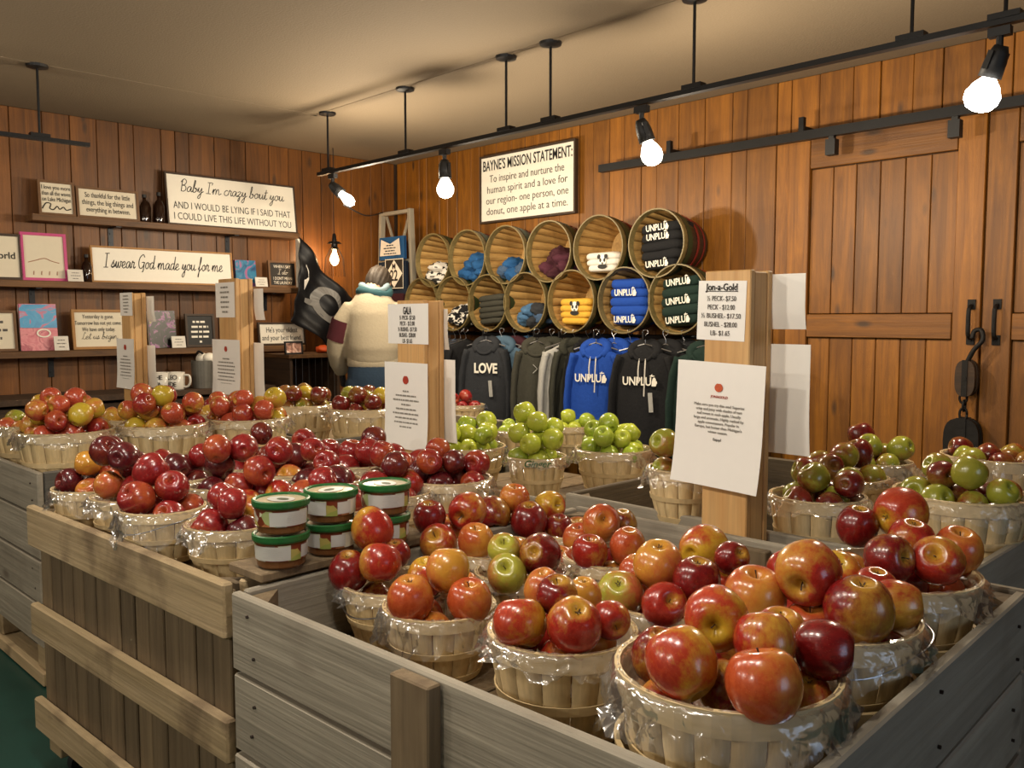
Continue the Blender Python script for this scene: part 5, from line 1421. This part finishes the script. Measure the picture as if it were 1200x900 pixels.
# ================================================================== CLOTHES RAIL
RZ = 1.285
rack = thing('clothes_rail', 'black wall rail with straight arms under the wall baskets', 'clothes rail', (2.35, -.06, RZ))
MB().tube([(-1.35, 0, 0), (1.45, 0, 0)], .012, 8).build('rail', 'black_metal', rack)
ARMS = (1.2, 1.69, 2.22, 2.46, 2.77, 3.17, 3.60)
for xx in ARMS:
    MB().box((xx - 2.35, -.20, 0), (.012, .40, .022)).box((xx - 2.35, -.40, .012), (.012, .008, .04)).build('arm', 'black_metal', rack)
for xx in (-1.3, 0.05, 1.4): MB().box((xx, .04, 0), (.03, .08, .03)).build('wall_bracket', 'black_metal', rack)
def garment(label, x, y, mat, rotz=0.0, w=.47, h=.66, hood=True, txt=None, strings=False, tagp=False, seed=0, flat=.62, group=None, zip_=False):
    root = thing('hoodie' if hood else 'sweatshirt', label, 'hoodie' if hood else 'sweatshirt', (x, y, RZ), (0, 0, rotz), group)
    MB().tube(catmull([(0, .0, .012), (.018, 0, .028), (.012, 0, .045), (-.012, 0, .045), (-.018, 0, .025), (0, 0, -.012), (0, 0, -.045)], 3), .0025, 6).tube([(-w * .36, 0, -.085), (0, 0, -.04), (w * .36, 0, -.085)], .006, 6).build('hanger', 'wire', root)
    N = 36; prof = [(.0, .10, .03), (.02, .16, .04), (.055, .40, .05), (.09, .68, .055), (.14, .84, .06), (.30, .84, .065), (.55, .83, .07), (.8, .83, .072), (.95, .84, .07), (1.0, .78, .06)]
    mb = MB(); rings = []
    for (t, a, b) in prof:
        bse = len(mb.v)
        for k in range(N):
            an = 2 * PI * k / N; c, s = math.cos(an), math.sin(an)
            cx = math.copysign(abs(c) ** .8, c) * a * w / 2; cy = math.copysign(abs(s) ** .8, s) * b * flat
            fold = .010 * math.sin(cx * 46 + seed) * t * (1 if s < 0 else .5) + .012 * noise.noise(Vector((cx * 9, t * 4, seed * 2.2)))
            mb.v.append(Vector((cx, cy + fold * flat, -.045 - h * t)))
        rings.append(bse)
    for a, b in zip(rings, rings[1:]):
        for k in range(N): mb.face(a + k, b + k, b + (k + 1) % N, a + (k + 1) % N)
    mb.face(*[rings[-1] + k for k in range(N)][::-1])
    mb.build('torso', mat, root, smooth=True)
    for s in (-1, 1):
        pts = catmull([(s * w * .33, 0, -.115), (s * w * .40, -.005, -.22), (s * w * .445, -.012, -.38), (s * w * .45, -.02, -.55), (s * w * .44, -.022, -.63)], 3)
        rr = [.062 - .026 * i / (len(pts) - 1) + .004 * math.sin(i * 2 + seed) for i in range(len(pts))]
        MB().tube(pts, rr, 10, flat=max(.45, flat * .8)).build('sleeve', mat, root, smooth=True)
    if hood:
        pts = catmull([(-.06, -.05 * flat, -.125), (-.085, .0, -.085), (-.06, .05 * flat, -.055), (0, .07 * flat, -.045), (.06, .05 * flat, -.055), (.085, .0, -.085), (.06, -.05 * flat, -.125)], 3)
        MB().tube(pts, [.020 + .022 * math.sin(PI * i / (len(pts) - 1)) for i in range(len(pts))], 8).build('hood', mat, root, smooth=True)
        MB().tube(catmull([(-.07, -.05 * flat, -.10), (-.03, -.06 * flat, -.135), (.03, -.06 * flat, -.135), (.07, -.05 * flat, -.10)], 3), .012, 6).build('neck_seam', mat, root, smooth=True)
    yf = -.07 * flat - .012
    if strings:
        for s in (-1, 1): MB().tube(catmull([(s * .02, yf + .012, -.13), (s * .022, yf - .004, -.2), (s * .018, yf - .006, -.28 if s < 0 else -.36)], 3), .004, 6).build('drawstring', 'c_white', root)
    if txt == 'UNPLUG': unplug(root, (-.03, yf - .003, -.27), (0, 0, 0), .054)
    elif txt == 'LOVE':
        text('LOVE', .10, 'white_paint', root, (.02, yf - .003, -.25), bold=.035, sx=.78)
    elif txt == 'mark':
        MB().tube([(-.02, yf, -.20), (.01, yf, -.23), (-.02, yf, -.26)], .003, 5).build('chest_mark', 'c_grey', root)
    if tagp: MB().box((.03, yf - .006, -.40), (.028, .002, .12)).build('size_strip', 'c_grey', root, (0, 0, 0), (0, -.08, 0))
    return root
R0 = .10
# first arm: thin dark garments seen edge on
for i, (mt_, nm) in enumerate((('c_pink', 'dark pink'), ('c_navy', 'navy'), ('c_char', 'charcoal'), ('c_slate', 'slate blue'), ('c_char', 'dark grey'), ('c_black', 'black'))):
    garment('narrow %s sweatshirt hung sideways left of the LOVE hoodie' % nm, 1.02 + .065 * i, -.33, mt_, 1.25, .42, .66, hood=False, seed=i, flat=.45, group='dark garments hung sideways')
garment('charcoal hoodie with white LOVE lettering on the rail', 1.69, -.43, 'c_char', .42, .43, .68, txt='LOVE', tagp=True, seed=11)
for i, (mt_, nm) in enumerate((('c_steel', 'steel blue hoodie just behind the LOVE hoodie'), ('c_maroon', 'dark maroon hoodie behind the steel blue one'), ('c_sky', 'lighter blue hoodie behind the maroon one'), ('c_navy', 'navy hoodie last behind the LOVE hoodie'))):
    garment(nm, 1.77 + .07 * i, -.345 + .07 * i, mt_, .42, .45, .68, seed=20 + i, flat=.35)
garment('olive grey quarter-zip hoodie with small chest mark', 2.22, -.43, 'c_olive', .65, .36, .68, txt='mark', seed=31)
garment('darker olive hoodie behind the chest mark hoodie', 2.29, -.35, 'c_olive2', .65, .36, .68, seed=32, flat=.35)
garment('light grey sweatshirt hung between olive and black hoodies', 2.41, -.36, 'c_grey', .9, .36, .68, hood=False, seed=33, flat=.40)
for i, (mt_, nm) in enumerate((('c_olive2', 'dark olive hoodie behind the light grey sweatshirt'), ('c_black', 'black hoodie behind the light grey sweatshirt'), ('c_navy', 'navy hoodie next to the royal blue group'))):
    garment(nm, 2.48 + .06 * i, -.32 + .07 * i, mt_, .9, .36, .66, seed=40 + i, flat=.3)
garment('royal blue hoodie with white UNPLUG lettering and drawstrings', 2.77, -.44, 'c_royal', .30, .43, .68, txt='UNPLUG', strings=True, seed=51)
for i in range(2): garment(('royal blue hoodie right behind the lettered blue one', 'royal blue hoodie last on the blue arm')[i], 2.85 + .07 * i, -.35 + .08 * i, 'c_royal', .30, .43, .66, seed=52 + i, flat=.5)
garment('black hoodie with white UNPLUG lettering and drawstrings', 3.17, -.44, 'c_black', .30, .47, .70, txt='UNPLUG', strings=True, tagp=True, seed=61)
for i in range(2): garment(('black hoodie right behind the lettered black one', 'black hoodie last on the black arm')[i], 3.26 + .08 * i, -.35 + .08 * i, 'c_black', .30, .46, .68, seed=62 + i, flat=.5)
garment('dark green hoodie beside the Jon-a-Gold post', 3.60, -.43, 'c_forest', .30, .46, .70, strings=False, seed=71)
garment('dark green hoodie behind the front dark green one', 3.69, -.33, 'c_forest', .30, .45, .68, seed=72, flat=.5)

# ================================================================== PULLEY BLOCKS on the door handle
px0 = aty(1139, 396, -.06)
pb = thing('pulley_block', 'old black iron and wood pulley blocks hanging on the door handle', 'pulley', (px0.x, -.075, 0))
def pz(y_): return aty(1130, y_, -.075).z
def pxx(x_, y_): return aty(x_, y_, -.075).x - px0.x
hook = [(pxx(1139, 400), .0, pz(397)), (pxx(1141, 388), .012, pz(388)), (pxx(1149, 386), .012, pz(387)), (pxx(1152, 395), -.005, pz(398)), (pxx(1142, 410), -.01, pz(410)), (pxx(1134, 422), -.005, pz(424))]
MB().tube(catmull(hook, 5), .012, 8).build('hook', 'iron', pb, smooth=True)
def block(n_, xa, ya, yb, wpx):
    zc, hh = (pz(ya) + pz(yb)) / 2, abs(pz(ya) - pz(yb)); x_ = pxx(xa, (ya + yb) / 2); wd = wpx
    o = None
    for s in (-1, 1):
        q = MB().prism([(wd / 2 * math.copysign(abs(math.cos(a)) ** .7, math.cos(a)), hh / 2 * math.copysign(abs(math.sin(a)) ** .7, math.sin(a))) for a in [2 * PI * k / 24 for k in range(24)]], -.012, .012).build('cheek', 'dark_wood' if n_ == 'u' else 'iron', pb, (x_, .022 * s, zc))
    MB().tube([(x_, -.02, zc), (x_, .02, zc)], wd * .36, 20).build('sheave', 'iron', pb)
    MB().box((x_, -.036, zc), (wd * .28, .006, hh * 1.02)).box((x_, .036, zc), (wd * .28, .006, hh * 1.02)).tube([(x_, -.042, zc), (x_, .042, zc)], .012, 10).build('strap', 'iron', pb)
block('u', 1133, 422, 464, .095)
mb = MB()
for i, (ya, yb) in enumerate(((461, 472), (470, 481), (479, 492))):
    x_ = pxx(1129 + (i % 2), ya); zc = (pz(ya) + pz(yb)) / 2; hh = abs(pz(ya) - pz(yb)) / 2
    ring = [(x_ + (.018 * math.cos(a) if i % 2 == 0 else 0), (0 if i % 2 == 0 else .018 * math.cos(a)), zc + hh * 1.15 * math.sin(a)) for a in [2 * PI * k / 14 for k in range(15)]]
    mb.tube(ring, .006, 6)
mb.build('chain', 'iron', pb, smooth=True)
block('l', 1128, 490, 545, .17)

# ================================================================== LADDER in the corner with shirts
a = aty(448, 249, -.22); b = aty(481, 249, -.22)
LX0, LX1, LZT = a.x, b.x, a.z
zf = .0; lad = thing('wooden_ladder', 'old grey wooden ladder standing in the room corner hung with shirts', 'ladder', ((LX0 + LX1) / 2, -.22, 0))
hw = (LX1 - LX0) / 2
for s in (-1, 1):
    mb = MB(); dx = .12
    n_ = 1
    R_ = Matrix.Rotation(-s * math.atan(dx / LZT), 3, 'Y') @ Matrix.Rotation(0, 3, 'X')
    plank('rail', (.035, .05, LZT), (s * (hw + dx / 2), 0, LZT / 2), 'grey_wood_z', lad, (0, s * -math.atan(dx / LZT), 0))
for k in range(6):
    z_ = LZT - .02 - .42 * k
    if z_ < .1: break
    ww = 2 * (hw + .12 * (1 - z_ / LZT)); plank('rung', (ww, .045, .03), (0, 0, z_), 'grey_wood_x', lad)
for s in (-1, 1):
    L_ = math.hypot(hw * .8, .36); plank('brace', (.022, .02, L_), (s * hw * .42, .02, LZT - .22), 'grey_wood_z', lad, (0, s * math.atan2(hw * .8, .36), 0))
def hung_shirt(label, z0, z1, w, mat, y, extra=None):
    root = thing('hanging_shirt', label, 'shirt', ((LX0 + LX1) / 2 + .01, y, z0))
    h = z0 - z1
    mb = MB(); g = lambda u, v: ((u - .5) * w * (1 + .06 * v), -.012 * math.sin(u * 9) * v - .012, -h * v)
    mb.grid(g, 14, 8).grid(lambda u, v: tuple(Vector(g(1 - u, v)) + Vector((0, .02, 0))), 14, 8).build('cloth', mat, root, smooth=True)
    if extra: extra(root, w, h)
    return root
zz = lambda y_: aty(465, y_, -.27).z
def wprint(root, w, h):
    mb = MB()
    mb.prism([(-.13, -.0), (-.15, -h * .72), (.15, -h * .72), (.13, -.0), (.0, -h * .22)], -.001, .001); mb.build('white_print', 'c_white', root, (0, -.03, -h * .1))
    print_lines((.5, .9, .7, .9), .2, h * .12, h * .05, 'c_navy', root, (0, -.0335, -h * .38), seed=5)
def m22(root, w, h):
    s = .13
    MB().box((0, 0, 0), (s * 2, .002, s * 2)).build('sign_print', 'ink', root, (.05, -.028, -h * .38))
    mb = MB()
    for (a_, b_) in (((-s, s * .95), (2 * s, .006)), ((-s, -s * .95), (2 * s, .006))): mb.box((a_[0] + s, 0, a_[1]), (b_[0], .002, b_[1]))
    for a_ in (-s * .97, s * .97): mb.box((a_, 0, 0), (.006, .002, 2 * s))
    mb.build('sign_border', 'white_paint', root, (.05, -.0295, -h * .38))
    MB().prism([(0, -s * .9), (s * .9, 0), (0, s * .9), (-s * .9, 0)], -.001, .001).build('diamond', 'white_paint', root, (.05, -.030, -h * .38))
    text('M', .07, 'ink', root, (.05, -.0325, -h * .38 + .06), bold=.02); text('22', .13, 'ink', root, (.05, -.0325, -h * .38 - .02), bold=.02, sx=.85)
hung_shirt('blue shirt with white print hanging at the ladder top', zz(277), zz(304), .36, 'c_blue', -.265, wprint)
hung_shirt('dark shirt with black and white 22 road sign on the ladder', zz(306), zz(345), .40, 'c_navy', -.262, m22)
hung_shirt('maroon shirt hanging lowest on the ladder', zz(344), zz(392), .40, 'c_maroon', -.29)
# ================================================================== FLAG beside the shelves
FX = .30
ol = [(352, 277), (362, 292), (377, 316), (396, 336), (416, 349), (414, 368), (404, 398), (393, 413), (377, 400), (360, 387), (343, 377), (347, 345), (350, 310)]
P_ = [atx(x_, y_, FX) for x_, y_ in ol]
c0 = sum(P_, Vector()) / len(P_)
flag = thing('flag', 'black flag with a grey ring emblem draped from the shelf end', 'flag', (FX, c0.y, c0.z))
def fold(y_, z_): return .035 * math.sin((y_ - .55 * z_) * 15) + .015 * math.sin((y_ + z_) * 31)
bm = bmesh.new()
vs = [bm.verts.new((0, p.y - c0.y, p.z - c0.z)) for p in P_]
bm.faces.new(vs); bmesh.ops.triangulate(bm, faces=bm.faces[:])
for _ in range(4): bmesh.ops.subdivide_edges(bm, edges=bm.edges[:], cuts=1, use_grid_fill=True)
bmesh.ops.remove_doubles(bm, verts=bm.verts[:], dist=.002)
for v in bm.verts: v.co.x = fold(v.co.y, v.co.z)
ext = bmesh.ops.solidify(bm, geom=bm.faces[:], thickness=.004)
me = bpy.data.meshes.new('cloth'); bm.to_mesh(me); bm.free(); me.polygons.foreach_set('use_smooth', [True] * len(me.polygons))
plain('flag_black', '#111114', .55, 0, .1, 30, 0, .4); plain('flag_grey', '#7d7b78', .6)
link('cloth', me, 'flag_black', flag)
def decal(pts_px, name, mat, off=.012):
    mb = MB(); n_ = len(pts_px)
    for x_, y_ in pts_px:
        p = atx(x_, y_, FX); y2, z2 = p.y - c0.y, p.z - c0.z; mb.v.append(Vector((fold(y2, z2) + off, y2, z2)))
    return mb, n_
ring = []
for k in range(28):
    a = 2 * PI * k / 28; ring.append((383 + 17 * math.cos(a) + 5 * math.sin(a), 358 + 22 * math.sin(a)))
for k in range(28):
    a = 2 * PI * k / 28; ring.append((384 + 9 * math.cos(a) + 3 * math.sin(a), 358 + 13 * math.sin(a)))
mb, n_ = decal(ring, 'ring_emblem', 'flag_grey')
for k in range(28): j = (k + 1) % 28; mb.face(k, j, 28 + j, 28 + k)
mb.build('ring_emblem', 'flag_grey', flag)
tail = [(357, 349), (364, 350), (370, 353), (371, 361), (362, 357), (357, 354)]
mb, n_ = decal(tail, 'tail', 'flag_grey'); mb.face(*range(n_)[::-1]); mb.build('emblem_tail', 'flag_grey', flag)
sl = [(356, 310), (359, 318), (360, 328), (357, 340), (355, 330), (354, 318)]
mb, n_ = decal(sl, 'stripe', 'c_white'); mb.face(*range(n_)[::-1]); mb.build('white_stripe', 'c_white', flag)
# white upright at the shelf ends that the flag hangs from
y_ = atx(350, 300, .17).y
tag(plank('wall_upright', (.035, .03, ZT - ZM - .05), (.19, y_ - .015, (ZT + ZM - .05) / 2 + .003), 'white_paint', None), 'narrow white upright strip between the upper two shelf ends', 'post')

# ================================================================== THE PERSON, seen from behind
d = ray(437, 374); base = CAM + d / FPX * 6.0
PX, PY = base.x, base.y
face = math.atan2(FH.y, FH.x) + .18                     # looks away from the viewpoint
per = thing('person', 'person in cream sweatshirt with maroon armband, seen from behind, looking down', 'person', (PX, PY, 0), (0, 0, face - PI / 2))
# local frame: +Y forward (away from camera), +X to the person's right, z up
def rings(mb, rows, n=20):
    base_ = []
    for (cx, cy, cz, a, b) in rows:
        s = len(mb.v)
        for k in range(n):
            t = 2 * PI * k / n; mb.v.append(Vector((cx + a * math.cos(t), cy + b * math.sin(t), cz)))
        base_.append(s)
    for p, q in zip(base_, base_[1:]):
        for k in range(n): mb.face(p + k, p + (k + 1) % n, q + (k + 1) % n, q + k)
    mb.face(*[base_[0] + k for k in reversed(range(n))]); mb.face(*[base_[-1] + k for k in range(n)])
plain('skin', '#c49a80', .55); plain('cream_knit', '#a99e88', .9, 0, .06, 60, .2, .2); plain('maroon_knit', '#4a1620', .9, 0, .1); plain('denim', '#22364a', .9, 0, .15, 60, .2); plain('hair', '#33291f', .7, 0, .5, 70)
plain('scarf_teal', '#244a50', .9, 0, .15); plain('scarf_pale', '#75898f', .9, 0, .1); plain('glove', '#16161a', .7); plain('shoe', '#2a2420', .6)
LARM = [(-.13, .0, 1.385), (-.205, .0, 1.28), (-.245, .02, 1.16), (-.25, .05, 1.10), (-.24, .11, 1.02), (-.215, .16, .95)]
RARM = [(.13, .0, 1.385), (.205, .03, 1.28), (.26, .10, 1.17), (.30, .17, 1.11), (.24, .28, 1.10), (.19, .36, 1.10)]
HC = Vector((.05, .10, 1.655))
body = MB()
KZ = 1.075
LARM = [(a, b, c * KZ) for a, b, c in LARM]; RARM = [(a, b, c * KZ) for a, b, c in RARM]
rings(body, [(a, b, c * KZ, d_, e_) for a, b, c, d_, e_ in [(0, .0, .86, .15, .11), (0, 0, .95, .165, .12), (0, -.005, 1.08, .145, .105), (0, .0, 1.25, .15, .105), (0, .0, 1.36, .13, .095), (0, .005, 1.44, .085, .07), (.005, .02, 1.51, .06, .06), (.02, .05, 1.54, .055, .06), (.03, .075, 1.57, .05, .06)]])
for arm in (LARM, RARM): body.tube(arm, [.045, .045, .042, .042, .036, .028], 12)
for s in (-1, 1): body.tube([(s * .09, 0, .97), (s * .10, .005, .74), (s * .105, .01, .52), (s * .105, -.01, .30), (s * .105, -.015, .08)], [.088, .078, .058, .052, .038], 12)
headrot = Matrix.Rotation(-.35, 3, 'Z') @ Matrix.Rotation(-.65, 3, 'X')
body.ellipsoid(HC, (.074, .095, .112), 20, 14, headrot)
body.ellipsoid(HC + headrot @ Vector((0, .098, -.015)), (.014, .02, .022), 10, 8)
for s in (-1, 1): body.ellipsoid(HC + headrot @ Vector((s * .076, -.005, -.01)), (.012, .022, .032), 10, 8)
remesh(body, .014, 'body', 'skin', per, 4)
for s in (-1, 1):
    MB().ellipsoid(HC + headrot @ Vector((s * .03, .088, .015)), (.012, .008, .008), 10, 6).build('eye', 'white_paint', per, smooth=True)
MB().ellipsoid(HC + headrot @ Vector((0, .088, -.055)), (.024, .008, .007), 10, 6).build('mouth', 'maroon_knit', per, smooth=True)
# short hair
hr = MB().ellipsoid((0, -.018, -.006), (.086, .106, .116), 64, 24, fn=lambda p: p * (1 + .05 * noise.noise(p * 45) + .035 * math.sin(math.atan2(p.x, p.y) * 17 + p.z * 30)) if p.y < .04 or p.z > .05 else p * .84)
hr.build('hair', 'hair', per, HC, (-.65, 0, -.35), True)
sw = MB()
rings(sw, [(a, b, c * KZ, d_, e_) for a, b, c, d_, e_ in [(0, 0, 1.02, .165, .135), (0, 0, 1.04, .175, .145), (0, -.005, 1.075, .182, .15), (0, -.015, 1.12, .192, .16), (0, -.015, 1.22, .188, .155), (0, -.01, 1.34, .178, .145), (0, .0, 1.41, .15, .125), (0, .01, 1.465, .11, .10), (.005, .02, 1.505, .08, .08)]], 26)
sw.tube(LARM, [.07, .072, .070, .070, .062, .048], 14); sw.tube(RARM, [.07, .072, .068, .068, .058, .046], 14)
remesh(sw, .014, 'sweatshirt', 'cream_knit', per, 5)
wb = MB().lathe([(.172, 1.0 * KZ), (.180, 1.01 * KZ), (.180, 1.055 * KZ), (.172, 1.065 * KZ)], 30, fn=lambda p, a: Vector((p.x, p.y * .77, p.z)))
wb.build('waistband', 'cream_knit', per, smooth=True)
q = catmull([LARM[1], LARM[2]], 2)
a_, b_ = Vector(LARM[1]), Vector(LARM[2]); ax = (b_ - a_)
MB().tube([a_ - ax * .12, a_ + ax * .2, a_ + ax * .6, a_ + ax * .95], [.079, .079, .077, .076], 16, cap=False).build('armband', 'maroon_knit', per, smooth=True)
a_, b_ = Vector(RARM[1]), Vector(RARM[2]); ax = (b_ - a_)
MB().tube([a_ - ax * .12, a_ + ax * .2, a_ + ax * .6, a_ + ax * .95], [.078, .077, .076, .075], 16, cap=False).build('armband', 'maroon_knit', per, smooth=True)
je = MB(); rings(je, [(a, b, c * KZ, d_, e_) for a, b, c, d_, e_ in [(0, 0, .84, .165, .13), (0, 0, .93, .18, .14), (0, 0, 1.03, .172, .132)]])
for s in (-1, 1): je.tube([(s * .09, 0, .97), (s * .10, .005, .74), (s * .105, .01, .52), (s * .105, -.005, .30), (s * .105, -.01, .06)], [.105, .098, .078, .072, .068], 14)
remesh(je, .016, 'jeans', 'denim', per, 4)
for s in (-1, 1):
    MB().ellipsoid((s * .105, .05, .045), (.05, .14, .045), 14, 8, fn=lambda p: Vector((p.x, p.y, max(p.z, -.043)))).build('shoe', 'shoe', per, smooth=True)
for (r_, z_, m_, rr_, ph) in ((.088, 1.590, 'scarf_teal', .034, 0), (.080, 1.622, 'scarf_pale', .022, 1.0)):
    pts = [(.01 + r_ * 1.1 * math.cos(t), .025 + r_ * math.sin(t), z_ + .012 * math.sin(t * 2 + ph) + .018 * math.sin(t)) for t in [2 * PI * k / 20 for k in range(21)]]
    MB().tube(pts, [rr_ * (1 + .15 * math.sin(k * 1.7)) for k in range(21)], 10).build('scarf', m_, per, smooth=True)
def hand(wr, dirv, palm_n, s):
    """gloved hand: palm, four bent fingers of unequal length, thumb from the side of the palm"""
    wr = Vector(wr); dv = Vector(dirv).normalized(); pn = Vector(palm_n).normalized(); sd = dv.cross(pn).normalized() * s
    mb = MB()
    mb.tube([wr - dv * .02, wr + dv * .02, wr + dv * .06, wr + dv * .095], [.027, .036, .042, .038], 12, flat=.55)
    for i, (o_, L_) in enumerate(((-.03, .068), (-.01, .078), (.01, .073), (.029, .056))):
        b0 = wr + dv * .08 + sd * o_
        mb.tube(catmull([b0, b0 + dv * L_ * .45 + pn * .008, b0 + dv * L_ * .75 + pn * .028, b0 + dv * L_ * .85 + pn * .05], 2), [.0105, .0105, .010, .0098, .0095, .009, .008], 8)
    t0 = wr + dv * .03 - sd * .034
    mb.tube(catmull([t0, t0 + dv * .03 - sd * .02 + pn * .008, t0 + dv * .06 - sd * .016 + pn * .028], 2), [.012, .012, .011, .010, .009], 8)
    return remesh(mb, .005, 'glove', 'glove', per, 2)
hand(LARM[-1], (.06, .2, -.6), (1, .2, 0), 1)
hand(RARM[-1], (-.3, .8, -.15), (-.6, 0, -.8), -1)
# orange bag held in the left hand
M = Matrix.Rotation(face - PI / 2, 3, 'Z')
hp = M @ Vector((-.19, .24, .86)) + Vector((PX, PY, 0))
bag = thing('shopping_bag', 'orange paper bag hanging from the gloved hand', 'bag', (hp.x, hp.y, .655))
mb = MB().grid(lambda u, v: (.075 * math.cos(2 * PI * u) * (1 - .35 * v), .05 * math.sin(2 * PI * u) * (1 - .5 * v), .22 * v + .01 * math.sin(u * 19)), 20, 6)
mb.build('bag_body', 'orange_cloth', bag, smooth=True); MB().disc((0, 0, .002), .06, 16, False).build('bag_bottom', 'orange_cloth', bag)
MB().tube(catmull([(-.04, 0, .21), (-.02, 0, .27), (.02, 0, .27), (.04, 0, .21)], 4), .003, 6).build('bag_handle', 'orange_cloth', bag)

# ================================================================== apples that nothing shows of are left out
dg = bpy.context.evaluated_depsgraph_get(); dg.update()
views = [CAM, CAM + RT * .2, CAM - RT * .2, CAM + UP * .08]
def seen(o, r):
    c = o.matrix_world.translation
    for vp in views:
        ax = (vp - c).normalized(); u = ax.orthogonal().normalized(); w_ = ax.cross(u)
        for rr_, n_ in ((0, 1), (.5, 6), (.85, 10)):
            for k in range(n_):
                t = 2 * PI * k / n_; q = c + (u * math.cos(t) + w_ * math.sin(t)) * (rr_ * r) + ax * (r * math.sqrt(max(0, 1 - rr_ * rr_)) * .9)
                org = vp.copy(); d = (q - org); L = d.length; d /= L
                for hop in range(8):
                    ok, loc, nrm, idx, ob, mt_ = scene.ray_cast(dg, org, d, distance=L + .05)
                    if not ok: break
                    if ob.name.startswith('plastic_liner'): org = loc + d * .0005; L -= .0; continue
                    if ob.name == o.name: return True
                    break
    return False
gone = [o for o in scene.objects if o.get('category') == 'apple' and not seen(o, o.scale.x)]
for o in gone:
    for ch in list(o.children): bpy.data.objects.remove(ch)
    bpy.data.objects.remove(o)
# letters are too small to pick apart one by one
for o in scene.objects:
    if o.parent and o.name.split('.')[0] in ('lettering', 'print_lines'): o['kind'] = 'stuff'
